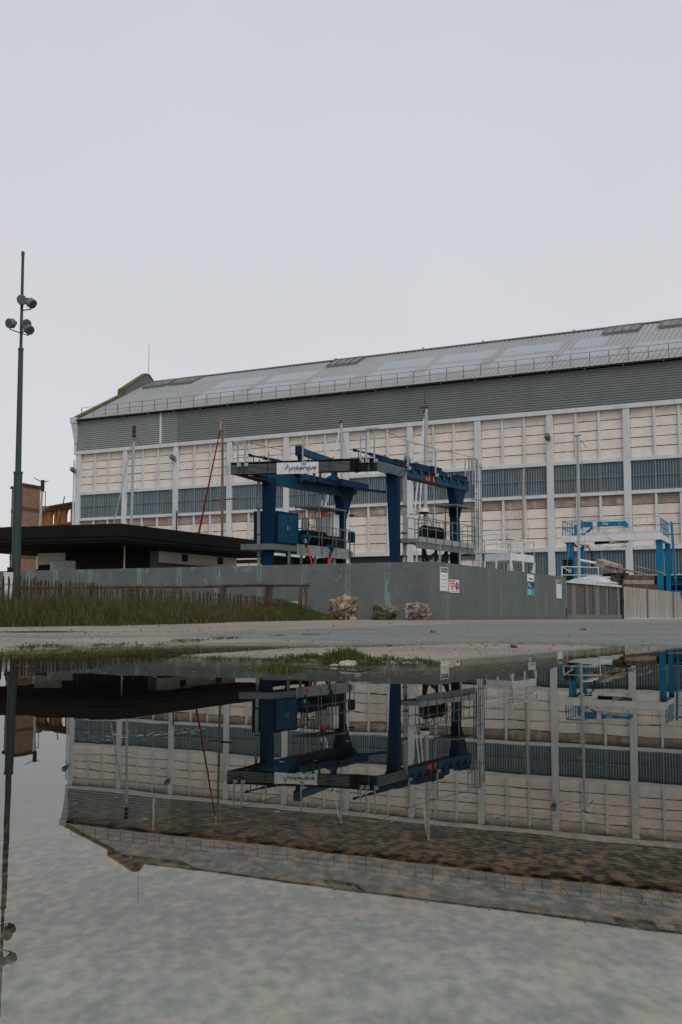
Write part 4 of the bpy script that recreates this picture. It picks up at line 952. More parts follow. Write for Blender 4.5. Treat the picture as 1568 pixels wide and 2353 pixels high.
# text on the right beam
def face_text(par,body,size,u,v,z,dir_,m,xs=1.,bold=0.,shear=0.,space=1.,nrm=None):
    """flat lettering on a vertical face whose reading direction is dir_"""
    a=math.atan2(dir_.y,dir_.x); base=h(u,v,z)
    o=text('lettering',body,size,base,m,par,xs=xs,bold=bold,shear=shear,space=space); o.rotation_euler.z=a; return o
nr=Vector((ev.y,-ev.x,0))
o=face_text(ht,'IDRA 30T',.40,UR,6.0,ZT+.24,ev,M['navy'],xs=1.25,bold=.006); o.location+=nr*.21
b=MB(); 
c0=h(UR,3.05,ZT+.02)+nr*.2; 
for k,(aa,bb_,m_) in enumerate(((0,.16,'red'),(.26,.42,'red'),(.52,.66,'redsail'),(.76,.9,'red'))):
    q=MB(); q.prism([c0+ev*aa+Vector((0,0,.0)),c0+ev*bb_,c0+ev*bb_+Vector((0,0,.3)),c0+ev*aa+Vector((0,0,.18+.04*k))],nr*.012); q.build('flame_decal',M[m_],ht)
q=MB(); q.prism([c0+ev*-.2+Vector((0,0,.2)),c0+ev*.9+Vector((0,0,.25)),c0+ev*.9+Vector((0,0,.4)),c0+ev*-.2+Vector((0,0,.4))],nr*.008); q.build('decal_panel',M['dark'],ht)
# cross beam
UL=-.5; UX=UR+.25
b=MB(); b.prism([h(UL,VF-.25,ZT-.09),h(UL,VF+.25,ZT-.09),h(UL,VF+.25,ZT+.42),h(UL,VF-.25,ZT+.42)],eu*(UX-UL))
b.prism([h(UL+.1,VF-.2,ZT-.1),h(UL+.1,VF+.25,ZT-.1),h(-.3,0,ZT-.03),h(-.3,-.3,ZT-.25)],eu*.5)
b.build('cross_beam',M['black'],ht,bevel=.01)
b=MB(); b.bar(h(UL-.05,VF,ZT+.45),h(UX,VF,ZT+.45),.66,.05); b.build('cross_beam_cap',M['black'],ht)
b=MB()
for u in (1.,1.9,3.4,4.6): b.bar(h(u,VF-.36,ZT+.36),h(u,VF-.36,ZT+.58),.05,.04)
b.build('lug',M['blue_lit'],ht)
# festoon pipes
b=MB()
for k in range(8):
    z=ZT-.07+k*.058; e0=UL-.25-.02*(k%3)
    b.tube(h(e0,VF-.34,z),h(UR-.75,VF-.34,z),.010,n=5)
    b.path([h(UR-.02+.1*0,VF-.30,z),h(UR+.28,VF+.1,z),h(UR+.31,.25+.03*k,z)],.013)
    b.path([h(UR+.31,.25+.03*k,z),h(UR+.31,.35+.05*k,z-.15),h(UR+.33,.2+.05*k,.4)],.013)
    b.tube(h(-.42-.02*k,-.1,ZT),h(-.36-.02*k,-.1,.5),.012,n=5)
b.build('hydraulic_pipes',M['galv'],ht)
b=MB()
for u in (.2,1.4,4.4,5.4): b.bar(h(u,VF-.355,ZT-.1),h(u,VF-.355,ZT+.38),.035,.03)
for z in (1.6,3.1,4.2,5.5): b.bar(h(UR+.34,.1,z),h(UR+.34,.65,z),.05); b.bar(h(-.6,-.1,z),h(-.3,-.1,z),.05)
b.build('pipe_clamp',M['dark'],ht)
b=MB()
for k in range(11):
    z=ZT-.08+k*.042; b.path([h(UR-.8,VF-.36,z),h(UR-.4,VF-.42-.03*(k%3),z-.03),h(UR-.0,VF-.33,z)],.035,n=6)
b.path([h(UR-.75,VF-.4,ZT-.06),h(UR-.5,VF-.4,ZT-.18),h(UR-.2,VF-.38,ZT-.1)],.045)
b.build('hose_bundle',M['black'],ht)
# marina sign
def upx(px,v):  # u on line v for a display column
    k=(px-IW/2)/F; b0=HO+ev*v; return (k*b0.y-b0.x)/(eu.x-k*eu.y)
VS=VF-.42; u0,u1=upx(634.5,VS),upx(730.5,VS); 
zb=P(634.5,1091,HO.y+ (eu*u0+ev*VS).y).z; zt_=P(634.5,1064,HO.y+(eu*u0+ev*VS).y).z
zb2=P(730.5,1085.5,HO.y+(eu*u1+ev*VS).y).z; zt2=P(730.5,1060.5,HO.y+(eu*u1+ev*VS).y).z
zb=(zb+zb2)/2; zt_=(zt_+zt2)/2
b=MB(); b.prism([h(u0,VS,zb),h(u1,VS,zb),h(u1,VS,zt_),h(u0,VS,zt_)],ev*.04); sg=b.build('marina_sign',M['white'],ht)
SW,SH=u1-u0,zt_-zb; nf=Vector((eu.y,-eu.x,0)); nf=nf if nf.y<0 else -nf
def sp_(x,z): return h(u0+x*SW,VS,zb+z*SH)+nf*.006
o=face_text(sg,'unkerque',.30,u0+SW*.615,VS,zb+SH*.49,eu,M['navy'],xs=SW*.68/1.22,bold=.006,shear=.3); o.location+=nf*.006
o=face_text(sg,'MARINA',.13,u0+SW*.615,VS,zb+SH*.17,eu,M['greyprint'],xs=1.,space=2.6); o.location+=nf*.006
# measure-free fit of the lettering width
for o_t,wd in ((sg.children[0],SW*.67),(sg.children[1],SW*.66)):
    xs_=[v.co.x for v in o_t.data.vertices]; k=wd/(max(xs_)-min(xs_))
    for v in o_t.data.vertices: v.co.x*=k
def crescent(pts_out,pts_in,m):
    b=MB(); n=len(pts_out)
    b.add([sp_(*p) for p in pts_out]+[sp_(*p) for p in pts_in],[(i,i+1,n+i+1,n+i) for i in range(n-1)]); b.build('sail_emblem',m,sg)
A1=[(.205,.92),(.26,.86),(.288,.74),(.285,.6),(.25,.44),(.175,.33)]; A2=[(.205,.91),(.245,.84),(.262,.73),(.258,.6),(.23,.46),(.175,.335)]
crescent(A1,A2,M['navy'])
B1=[(.165,.80),(.21,.72),(.24,.62),(.237,.52),(.215,.42),(.175,.34)]; B2=[(.165,.79),(.202,.70),(.222,.61),(.221,.52),(.205,.43),(.172,.345)]
crescent(B1,B2,M['navy'])
crescent([(.150,.72),(.165,.6),(.158,.48),(.143,.38)],[(.152,.70),(.158,.6),(.152,.48),(.146,.4)],M['greyprint'])
crescent([(.08,.245),(.15,.26),(.23,.28)],[(.08,.225),(.15,.24),(.23,.255)],M['greyprint'])
# galvanised posts on the beams
def post(u,v,z0,z1,w_=.075):
    b=MB(); b.bar(h(u,v,z0),h(u,v,z1),w_); b.bar(h(u+.1,v,z0),h(u+.1,v,z0+.16),.12); b.build('rail_post',M['galv'],ht)
vp=VF-.4
for px,yt in ((544,1014),(561,1014),(695,1003),(829,996),(842,996),(861,996)):
    u=upx(px,vp); post(u,vp,ZT+.25,P(px,yt,HO.y+(eu*u+ev*vp).y).z)
def vpx(px,u):
    k=(px-IW/2)/F; b0=HO+eu*u; return (k*b0.y-b0.x)/(ev.x-k*ev.y)
for px,yt in ((939,1015),(1003,1034)):
    v=vpx(px,UR+.3); post(UR+.3,v,ZT+.3,P(px,yt,HO.y+(eu*(UR+.3)+ev*v).y).z)
for px,yt in ((616,1035),):
    post(-.3,.4,ZT+.5,ZT+1.4)
b=MB(); ul=upx(535,vp); zt3=P(544,1015,50.).z
b.bar(h(ul,vp,zt3),h(upx(563,vp),vp,zt3),.08); b.bar(h(upx(544,vp),vp,zt3-.62),h(upx(561,vp),vp,zt3-.62),.04)
zt4=P(850,997,50.).z; b.bar(h(upx(841,vp),vp,zt4),h(upx(872,vp),vp,zt4),.08)
b.build('top_rail',M['galv'],ht)
ug=upx(872,vp)
b=MB(); e1=h(ug,vp,zt4); e2=h(UR+.3,vpx(939,UR+.3),P(939,1018,52).z); e3=h(UR+.3,vpx(1003,UR+.3),P(1003,1035,54.6).z); e4=h(UR+.3,8.1,P(1068,1052,58).z)
b.path([e1,e2,e3,e4],.012,n=4); b.path([h(upx(563,vp),vp,zt3),h(2.2,vp,ZT+.95)],.012,n=4); b.build('guard_wire',M['dark'],ht)
# end gate with safety cage ladder at rear right
zg0=ZT+.3; zg1=P(1070,1056,58).z
b=MB()
for u,v in ((UR+.05,8.0),(UR+.05,8.5),(UR+.45,8.0),(UR+.45,8.5)): b.bar(h(u,v,zg0),h(u,v,zg1),.07)
b.bar(h(UR+.05,8.,zg1),h(UR+.05,8.5,zg1),.06); b.bar(h(UR+.05,8.,(zg0+zg1)/2),h(UR+.05,8.5,(zg0+zg1)/2),.05); b.bar(h(UR+.45,8.,zg1),h(UR+.45,8.5,zg1),.05); b.bar(h(UR+.05,8.5,zg1),h(UR+.45,8.5,zg1),.05)
b.build('end_gate',M['galv'],ht)
b=MB(); lu,lv=UR+.4,8.0
for du in (0,.42): b.bar(h(lu+du*.4,lv+du,.4),h(lu+du*.4,lv+du,zg1),.035)
z=.6
while z<zg1: b.bar(h(lu,lv,z),h(lu+.17,lv+.42,z),.02); z+=.33
b.build('ladder',M['galv_d'],ht)
b=MB()
for z in [2.6,3.6,4.5,5.5,6.5,7.5,8.3]:
    if z<zg1: b.path([h(lu,lv,z),h(lu+.3,lv-.15,z),h(lu+.42,lv+.1,z),h(lu+.35,lv+.45,z),h(lu+.17,lv+.42,z)],.012,n=5)
for du,dv in ((.3,-.15),(.42,.1),(.35,.45)): b.bar(h(lu+du,lv+dv,2.6),h(lu+du,lv+dv,zg1-.3),.03)
b.build('ladder_cage',M['galv_d'],ht)
# jib boom
ja=P(690,1031,52.8)-HO; jb=P(771,1051,57.3)-HO; ja.z=jb.z=8.42
b=MB(); b.bar(ja,jb,.26,.30,.3,.40); jo=b.build('jib_boom',M['blue_lit'],ht,bevel=.01)
d_=(jb-ja).normalized(); b=MB(); b.bar(ja-d_*.2,ja+d_*.12,.36,.48); b.tube(ja-Vector((0,0,.24)),ja-Vector((0,0,.6)),.16,.09,n=10); b.bar(jb-d_*.15,jb-d_*.15-Vector((0,0,.9)),.35,.35); b.build('boom_head',M['blue'],jo)
b=MB(); b.tube(ja-Vector((0,0,.6)),ja-Vector((0,0,.72)),.02); b.tube(ja-Vector((0,0,.72)),ja-Vector((0,0,.92)),.06,.12,n=8); b.build('hook',M['red'],jo)
nn=Vector((d_.y,-d_.x,0)); o=text('lettering','1.25t',.30,jb-d_*.75+nn*.165,M['white'],jo,xs=.9,bold=.004); o.rotation_euler.z=math.atan2(d_.y,d_.x)
# hydraulic rams on top
for a,c in (((574,1046,50.6),(645,1060,54.5)),((814,1034,49.6),(890,1053,53.))):
    b=MB(); p0=P(*a)-HO; p1=P(*c)-HO; b.tube(p0,p0.lerp(p1,.55),.045,n=8); b.tube(p0.lerp(p1,.45),p1,.08,n=8); b.tube(p0,p0+(p1-p0).normalized()*.18,.08,n=8); b.bar(p0+(p1-p0)*.12,p0+(p1-p0)*.12-Vector((0,0,.5)),.04); b.build('hydraulic_ram',M['blue'],ht)
# trolley and sheaves under the left beam
b=MB(); b.prism([h(.25,5.1,ZT+.15),h(.9,5.1,ZT+.15),h(.9,5.1,ZT+.5),h(.25,5.1,ZT+.5)],ev*2.9); b.bar(h(.5,2.,ZT+.25),h(.5,5.2,ZT+.25),.4,.3); b.bar(h(.8,6.5,ZT+.12),h(1.6,8.5,ZT+.1),.14); b.build('trolley',M['blue'],ht)
for px,Y_,two in ((703,53.3,1),(723,54.2,0),(737,54.6,0),(765,56.0,1)):
    c=P(px,1102 if two else 1104,Y_)-HO
    for s in ((-.22,.22) if two else (0,)):
        b=MB(); cc=c+eu*s; b.tube(cc-nf*-.05,cc+nf*.05,.20,n=18); sv=b.build('sheave',M['white_dirty'],ht)
        b=MB(); b.tube(cc+nf*.055,cc+nf*.075,.15,n=14); b.build('hub',M['dark'],sv)
    b=MB(); b.bar(c+nf*.09-eu*(.2 if two else 0)+Vector((0,0,.08)),c+nf*.09+eu*(.2 if two else .01)+Vector((0,0,.08)),.04,.25 if two else .5) if two else b.bar(c+nf*.09+Vector((0,0,.35)),c+nf*.09-Vector((0,0,.08)),.12,.04); b.bar(c+Vector((0,0,.1)),c+Vector((0,0,.42)),.1); b.build('sheave_plate',M['blue_lit'],ht)
# left platform
ZP=3.72
def deck(u0,u1,v0,v1,z0,z1,m,name='platform',par=ht):
    b=MB(); b.prism([h(u0,v0,z0),h(u1,v0,z0),h(u1,v1,z0),h(u0,v1,z0)],(0,0,z1-z0)); return b.build(name,m,par)
deck(-1.1,.55,-.55,VR+.2,ZP-.28,ZP,M['galv_d'])
deck(.56,.6,1.5,VR-.3,ZP-.45,ZP+.1,M['galv'],'toe_board')
def railing(pts,zf,hh_,step,m=M['galv_d'],par=ht,r=.036,mids=(.5,),name='railing'):
    b=MB()
    for (a,c) in zip(pts,pts[1:]):
        A__,C__=Vector(h(*a,0)),Vector(h(*c,0)); L_=(C__-A__).length; n=max(1,round(L_/step))
        for i in range(n+1): q=A__.lerp(C__,i/n); b.bar(q+Vector((0,0,zf-.3)),q+Vector((0,0,zf+hh_)),r)
        for f in mids+(1.,): b.bar(A__+Vector((0,0,zf+hh_*f)),C__+Vector((0,0,zf+hh_*f)),r)
    return b.build(name,m,par)
railing([(.63,2.35),(.63,VR-.3),(.1,VR-.25)],ZP,1.12,1.25)
railing([(-1.1,2.35),(-1.1,VR-.2)],ZP,1.12,1.6)
railing([(.35,VR+.3),(.15,VR+1.1),(-.8,VR+1.1)],ZP,1.12,.8)
# cabinet
cb=deck(-1.,.2,.35,2.25,ZP+.02,ZP+1.68,M['blue'],'engine_cabinet')
for v0,v1 in ((.42,1.27),(1.3,2.18)):
    b=MB(); b.prism([h(.2,v0,ZP+.15),h(.2,v1,ZP+.15),h(.2,v1,ZP+1.55),h(.2,v0,ZP+1.55)],nr*.02); dr=b.build('door',M['blue_lit'],cb)
    b=MB(); vv=1.2 if v0<1 else 1.36; b.bar(h(.24,vv,ZP+.75),h(.24,vv,ZP+1.0),.03); b.build('handle',M['galv'],dr)
b=MB(); b.prism([h(.0,2.26,ZP+.02),h(.2,2.26,ZP+.02),h(.2,2.26,ZP+.85),h(.0,2.26,ZP+.85)],ev*.6); b.build('fuel_tank',M['blue'],ht)
b=MB(); c=h(.5,2.35,ZP+1.15); b.prism([c+eu*math.cos(a)*.24*(1 if abs(math.cos(a))<.5 else .9)+Vector((0,0,math.sin(a)*.36)) for a in [i*math.pi/8 for i in range(16)]],nf*.05); mi=b.build('mirror',M['black'],ht)
b=MB(); b.prism([c+eu*math.cos(a)*.19+Vector((0,0,math.sin(a)*.31)) for a in [i*math.pi/8 for i in range(16)]],nf*.055); b.build('mirror_glass',M['galv'],mi)
def drum(u,v,z,r,L_,m=M['black']):
    b=MB(); c=h(u,v,z); b.tube(c-ev*L_/2,c+ev*L_/2,r*.8,n=20); 
    for s in (-1,0,1): b.tube(c+ev*(s*L_/2-.03),c+ev*(s*L_/2+.03),r,n=20)
    d_=b.build('winch_drum',m,ht); b=MB(); b.bar(c+eu*.2+ev*L_*.5-Vector((0,0,r)),c-eu*.2+ev*L_*.5+Vector((0,0,r)),.06); b.build('drum_bracket',M['blue'],d_)
drum(.15,3.15,ZP+.5,.42,.75); drum(.15,4.15,ZP+.5,.42,.75)
deck(-.8,.55,3.6,VR-.45,5.85,5.93,M['galv_d'],'canopy')
for u,v in ((.5,3.65),(.5,6.2),(-.75,3.65),(-.75,6.2),(.5,5.)): b=MB(); b.bar(h(u,v,ZP),h(u,v,5.85),.05); b.build('canopy_post',M['galv_d'],ht)
deck(-.2,.3,5.35,6.,ZP+.75,5.65,M['white_dirty'],'control_cabinet'); deck(-.2,.35,4.55,4.85,ZP+.85,ZP+1.7,M['galv'],'control_panel'); deck(.05,.3,4.6,4.8,ZP+1.72,ZP+2.0,M['red'],'warning_lamp'); deck(-.3,.4,5.2,6.2,ZP+.02,ZP+.72,M['black'],'battery_box')
# struts below left platform
b=MB()
for v in (.9,2.0,3.3,4.6): b.bar(h(.5,v,.9),h(.5,v,ZP-.28),.12)
b.build('strut',M['galv_d'],ht)
b=MB()
for v in (2.2,4.2): b.bar(h(.1,v-.8,ZP-.3),h(.1,v+.2,2.),.16); b.bar(h(.1,v+1.2,ZP-.3),h(.1,v+.2,2.),.16)
b.bar(h(-.6,.5,3.),h(-.6,VR,3.),.3,.5); b.bar(h(-.6,.5,2.3),h(-.6,VR,2.3),.3,.5)
b.build('under_frame',M['dark'],ht)
# right platform
ZQ=3.92
deck(UR+.1,UR+1.05,.15,6.6,ZQ-.2,ZQ,M['galv_d']); deck(UR+1.06,UR+1.1,.15,6.6,ZQ-.16,ZQ+.1,M['galv'],'toe_board')
b=MB(); b.prism([h(UR+1.0,.15,ZQ-.46),h(UR+1.08,.15,ZQ-.46),h(UR+1.08,.15,ZQ-.2),h(UR+1.0,.15,ZQ-.2)],ev*6.45); b.build('edge_beam',M['galv_d'],ht)
railing([(UR+1.13,.2),(UR+1.13,6.6)],ZQ,1.02,.95,M['galv_d'],mids=(.5,))
railing([(UR+.15,2.2),(UR+.15,VR-.6)],ZQ,1.1,.8,M['galv_d'],mids=(.5,))
railing([(UR+1.13,6.6),(UR+.45,6.6)],ZQ,1.02,.5,M['galv_d'])
railing([(UR+.45,0.5),(UR+.45,2.)],ZQ,1.02,.8,M['galv_d'])
drum(UR+.5,2.4,ZQ+.42,.36,.55); drum(UR+.5,3.5,ZQ+.42,.36,.55)
deck(UR-.55,UR+.75,VR-1.5,VR+.6,5.95,6.03,M['galv_d'],'canopy')
for u,v in ((UR-.5,VR-1.4),(UR-.5,VR),(UR+.7,VR-1.3),(UR+.7,VR+.5),(UR+.9,VR+.8),(UR+.9,VR+.3)): b=MB(); b.bar(h(u,v,ZQ),h(u,v,5.95),.05); b.build('canopy_post',M['galv_d'],ht)
b=MB()
for v in (2.,3.4,4.6): b.bar(h(UR+.5,v,.9),h(UR+.5,v,ZQ-.2),.14)
b.bar(h(UR+.5,2.,ZQ-.4),h(UR+.5,3.2,2.1),.13); b.bar(h(UR+.5,4.6,ZQ-.4),h(UR+.5,3.2,2.1),.13); b.bar(h(UR+.5,1.6,2.6),h(UR+.5,3.4,3.4),.12); b.bar(h(UR+.5,3.4,2.2),h(UR+.5,4.6,3.2),.1)
b.build('under_frame',M['dark'],ht)
b=MB(); 
for v in (2.6,4.9): b.bar(h(UR+1.05,v,.5),h(UR+1.05,v,ZQ),.09)
b.build('strut',M['galv'],ht)
# hook blocks and slings
def hook(px,py,Y_,no,s=.47,topy=1106,topx=None):
    c=P(px,py,Y_)-HO; b=MB()
    pts=[(-.5,.15),(-.35,.45),(0,.5),(.4,.42),(.5,.2),(.48,-.15),(.32,-.42),(-.2,-.42),(-.42,-.25)]
    b.prism([c+eu*x*s+Vector((0,0,z*s)) for x,z in pts],nf*.12); hb=b.build('hook_block',M['blue_lit'],ht,bevel=.01)
    for dx in (-.25,.2):
        b=MB(); b.tube(c+eu*dx*s+nf*.12+Vector((0,0,.12*s)),c+eu*dx*s+nf*.13+Vector((0,0,.12*s)),.05,n=12); b.build('pin',M['black'],hb)
    o=text('lettering',no,.24,c+nf*.13+Vector((0,0,-.25*s)),M['white'],hb,bold=.004); o.rotation_euler.z=math.atan2(eu.y,eu.x)
    for dx in (-.35,-.1,.25):
        b=MB(); t_=P((topx or px)+dx*28,topy,Y_)-HO; b.tube(c+eu*dx*s+Vector((0,0,.3*s)),t_,.014,n=4); b.build('hoist_cable',M['dark'],hb)
    return c+HO
c3=hook(704,1239,53.4,'3',topx=702); c1=hook(758,1262,56.,'1',topx=762)
for (c,px,Y_,lb) in ((c3,716.5,53.4,'orange lifting sling slanting down from hook block 3'),(c1,757.5,56.,'orange lifting sling hanging straight from hook block 1')):
    s=thing('lifting_sling',lb,'sling',(c.x,c.y,0),0,'orange slings hanging from the hoist hooks')
    e_=P(px,1293,Y_); d_=e_-c; k=(c.z-.25)/-d_.z
    b=MB(); b.bar(Vector((0,0,c.z-.38))+d_*.02,d_*.35+Vector((0,0,c.z)),.16,.05,.2,.06); b.bar(d_*.35+Vector((0,0,c.z)),d_*(1.9)+Vector((0,0,c.z)),.2,.06); b.build('webbing',M['orange'],s)
    b=MB(); b.tube(Vector((0,0,c.z-.2)),Vector((0,0,c.z-.42))+d_*.02,.06,n=8); b.build('shackle',M['dark'],s)
b=MB()
for a,c,Y_ in (((723,1110),(716,1230),54.5),((727,1110),(722,1230),54.5),((737,1110),(716,1235),54.8),((742,1110),(738,1235),55.),((770,1090),(790,1150),57.)):
    b=MB(); b.tube(P(*a,Y_)-HO,P(*c,Y_)-HO,.012,n=4); b.build('hoist_cable',M['dark'],ht)
# small floodlight on the rear leg
b=MB(); c=h(.3,VR+.25,5.7); b.bar(c,c+eu*.3,.08); b.build('work_lamp',M['black'],ht)
deck(.22,.5,VR+.3,VR+.55,ZP+.5,ZP+1.05,M['blue'],'side_cabinet')

# ------------------------------------------------------------------ small bright gantry
GO=P(1521,1300,78.); GO.z=0
gu=Vector((-.87,.46,0)).normalized(); gv=Vector((.40,.916,0)).normalized()
gy_=thing('small_gantry','small bright blue boat gantry with a white beam','boat hoist',GO)
def q(u,v,z): return Vector((gu.x*u+gv.x*v,gu.y*u+gv.y*v,z))
GZ0=P(1521,1240,78).z; GZ1=P(1521,1225,78.).z; GWd=7.3; GL=4.6
def gbox(name,m,u0,u1,v0,v1,z0,z1,par=gy_,taper=None):
    b=MB(); b.prism([q(u0,v0,z0),q(u0,v1,z0),q(u1,v1,z0),q(u1,v0,z0)],(0,0,z1-z0)); return b.build(name,m,par,bevel=.01)
def gleg(u,v,w0,w1):
    b=MB(); vs=[]
    for z,w_ in ((.1,w0),(GZ0,w1)): vs+=[q(u-w_/2,v-.15,z),q(u+w_/2,v-.15,z),q(u+w_/2,v+.25,z),q(u-w_/2,v+.25,z)]
    b.add(vs,[(0,1,2,3),(7,6,5,4),(0,4,5,1),(1,5,6,2),(2,6,7,3),(3,7,4,0)]); b.build('leg',M['cyan'],gy_)
gleg(.15,.2,.36,.46); gleg(.1,GL+.15,.34,.38); gleg(GWd-.5,.2,.42,.5); gleg(GWd-.5,GL-.3,.42,.5)
gbox('cross_beam',M['white'],-.1,GWd+.05,-.2,.15,GZ0,GZ1); 
gbox('side_beam',M['white'],-.1,.35,.16,GL,GZ0-.02,GZ1-.1); gbox('side_beam',M['white'],GWd-.6,GWd-.1,.16,GL,GZ0-.1,GZ1-.1); gbox('walkway',M['white_dirty'],.2,GWd-.3,.3,.9,GZ1+.03,GZ1+.25)
def grail(pts,zf,hh_,step,par=gy_):
    b=MB()
    for a,c in zip(pts,pts[1:]):
        A__,C__=q(*a,0),q(*c,0); n=max(1,round((C__-A__).length/step))
        for i in range(n+1): p=A__.lerp(C__,i/n); b.bar(p+Vector((0,0,zf)),p+Vector((0,0,zf+hh_)),.05)
        for f in (.5,1.): b.bar(A__+Vector((0,0,zf+hh_*f)),C__+Vector((0,0,zf+hh_*f)),.045)
    b.build('railing',M['cyan'],par)
grail([(GWd,GL-1.),(GWd,0),(GWd-1.5,0)],GZ1,1.15,.8); grail([(0,GL),(0,0)],GZ1-.1,1.2,.8)
b=MB(); z=GZ1+1.18
b.bar(q(0,0,z+.05),q(GWd,0,z-.15),.03); b.bar(q(0,0,z-.6),q(GWd-1.2,0,z-.75),.03)
for i in range(1,7): b.bar(q(i,0,GZ1),q(i,0,z),.025)
b.build('guard_wire',M['galv'],gy_)
b=MB(); j0=P(1323,1207,81.5)-GO; j1=P(1440,1202,80.)-GO; j0=P(1335,1206,81.)-GO; b.bar(j0,j1,.3,.42,.25,.28); b.bar(j0-Vector((.3,0,-.0)),j0-Vector((.3,0,1.3)),.35,.35); b.bar(j0+Vector((.9,0,-.2)),j0+Vector((-.2,0,-1.1)),.18); b.bar(j1,j1-Vector((0,0,.35)),.22)
jb_=b.build('jib_boom',M['cyan'],gy_)
b=MB(); e_=j0.lerp(j1,.27); e2_=j0.lerp(j1,.36); b.bar(e_,e2_,.33,.36); b.build('load_plate',M['white'],jb_)
o=text('lettering','0.5t',.26,j0.lerp(j1,.53)+Vector((-.02,-.17,0)),M['white'],jb_,bold=.003); o.rotation_euler.z=math.atan2((j1-j0).y,(j1-j0).x)
b=MB(); c=P(1440,1226,80)-GO; b.bar(c-Vector((0,0,.12)),c+Vector((0,0,.18)),.32); b.build('winch_motor',M['cyan'],gy_)
b=MB(); c=P(1422,1245,79.5)-GO; b.bar(c-Vector((.7,0,.08)),c+Vector((.7,0,.06)),.22,.22); b.bar(c+Vector((.1,0,-.38)),c+Vector((.6,0,-.36)),.05); b.tube(c+Vector((-.6,0,.1)),c+Vector((-1.2,0,.95)),.015,n=4); b.build('spreader_bar',M['plank'],gy_)
# left engine bay of the gantry: pipes, cabinet, hoses
b=MB(); 
for u in (GWd+.25,GWd-.9): b.bar(q(u,-.1,.5),q(u,-.1,GZ0-1.1),.09)
b.bar(q(GWd+.5,-.1,GZ0-1.15),q(GWd-.6,-.1,GZ0-1.1),.1); b.bar(q(GWd+.3,-.1,1.9),q(GWd-.9,-.1,1.9),.1); b.build('frame',M['cyan'],gy_)
gbox('engine_box',M['black'],GWd-.7,GWd+.05,.0,1.2,1.9,GZ0-1.3); gbox('meter_box',M['galv'],GWd-.65,GWd-.4,-.15,-.05,3.5,3.85)
b=MB(); b.path([q(GWd-.8,0,GZ0-.05),q(GWd-1.2,0,GZ0-.5),q(GWd-1.9,0,GZ0-.35),q(GWd-2.2,0,GZ0-.9),q(GWd-2.2,0,GZ0-1.5)],.05); b.path([q(GWd-1.1,0,GZ0-.05),q(GWd-1.5,0,GZ0-.25),q(GWd-2.,0,GZ0-.25)],.04); b.tube(q(GWd-2.2,0,GZ0-1.3),q(GWd-2.2,0,GZ0-2.),.11); b.bar(q(GWd-3.5,.2,GZ0-.05),q(GWd-2.4,.2,GZ0-.1),.2); b.build('hose',M['black'],gy_)
b=MB(); b.add([q(GWd-1.2,-.3,3.4),q(GWd-2.6,-.3,3.1),q(GWd-3.6,-.3,1.9),q(GWd-2.9,-.3,2.1)],[(0,1,2,3)]); b.build('canvas_flap',M['cyan'],gy_)
# right side: ladder post, winch platform
b=MB(); b.bar(q(-.55,GL,.3),q(-.25,GL,GZ1+1.2),.16,.12); b.build('ladder_rail',M['cyan'],gy_)
b=MB(); b.prism([q(-.3,.8,2.),q(-1.8,1.2,2.),q(-1.8,GL,2.),q(-.3,GL,2.)],(0,0,.12)); b.build('platform',M['cyan'],gy_)
grail([(-.4,.9),(-1.8,1.2),(-1.8,GL)],2.1,1.0,.5)
b=MB(); c=q(-.8,2.,2.55); b.tube(c-gu*.35,c+gu*.35,.34,n=16); b.build('winch_drum',M['blue'],gy_)

# boat behind the gate
bo=P(1368,1340,66.); bt2=thing('covered_boat','motor boat under a white cover behind the gate','boat',(bo.x,66.,0),R(60))
import bmesh
def loft(name,secs,m,par,smooth=True):
    b=MB(); n=len(secs[0])
    vs=[v for s in secs for v in s]; fs=[(i*n+j,i*n+j+1,(i+1)*n+j+1,(i+1)*n+j) for i in range(len(secs)-1) for j in range(n-1)]
    fs+=[tuple(range(n-1,-1,-1)),tuple(range((len(secs)-1)*n,len(secs)*n))]
    b.add(vs,fs); return b.build(name,m,par,smooth=smooth)
hull=[];top=[]
for i in range(13):
    t=i/12; x=-3.+6.4*t; wd=1.15*(1-max(0,(t-.55)/.45)**2*.95); zk=.6+.5*max(0,t-.6)**1.5*3; zd=2.2+.15*t
    hull.append([(x,-wd,zd),(x,-wd*.9,zd-.5),(x,-wd*.4,zk),(x,wd*.4,zk),(x,wd*.9,zd-.5),(x,wd,zd)])
    hc=.38*math.sin(math.pi*min(1,t*1.15+.05))**.6+.07*math.sin(t*17) if t<.83 else .15*(1-t)
    top.append([(x,-wd,zd+.01),(x,-wd*.8,zd+hc*.55),(x,-wd*.35,zd+hc+.05*math.sin(t*23)),(x,0,zd+hc+.07),(x,wd*.4,zd+hc),(x,wd*.8,zd+hc*.5),(x,wd,zd+.01)])
loft('hull',hull,M['white_dirty'],bt2); loft('cover',top,M['tarp'],bt2)
b=MB(); b.prism([(-.2,-1.12,2.42),(1.3,-1.05,2.42),(1.1,-.9,2.7),(.1,-1.0,2.75)],(0,.05,0)); b.build('side_window',M['glass'],bt2)
b=MB(); b.path([(-3.,1.1,2.2),(-3.,1.1,3.2),(-3.,-1.1,3.1),(-3.,-1.1,2.2)],.035); b.path([(-3.,1.1,2.7),(-3.,-1.1,2.65)],.03); b.path([(-3.,1.1,3.2),(-1.5,1.15,3.0)],.03); b.build('pulpit_rail',M['white'],bt2)
# cradle
b=MB()
for x in (-2,1.5):
    for s in (-1,1): b.bar((x,s*.9,0),(x,s*.7,1.2),.12)
b.build('boat_stand',M['galv_d'],bt2)
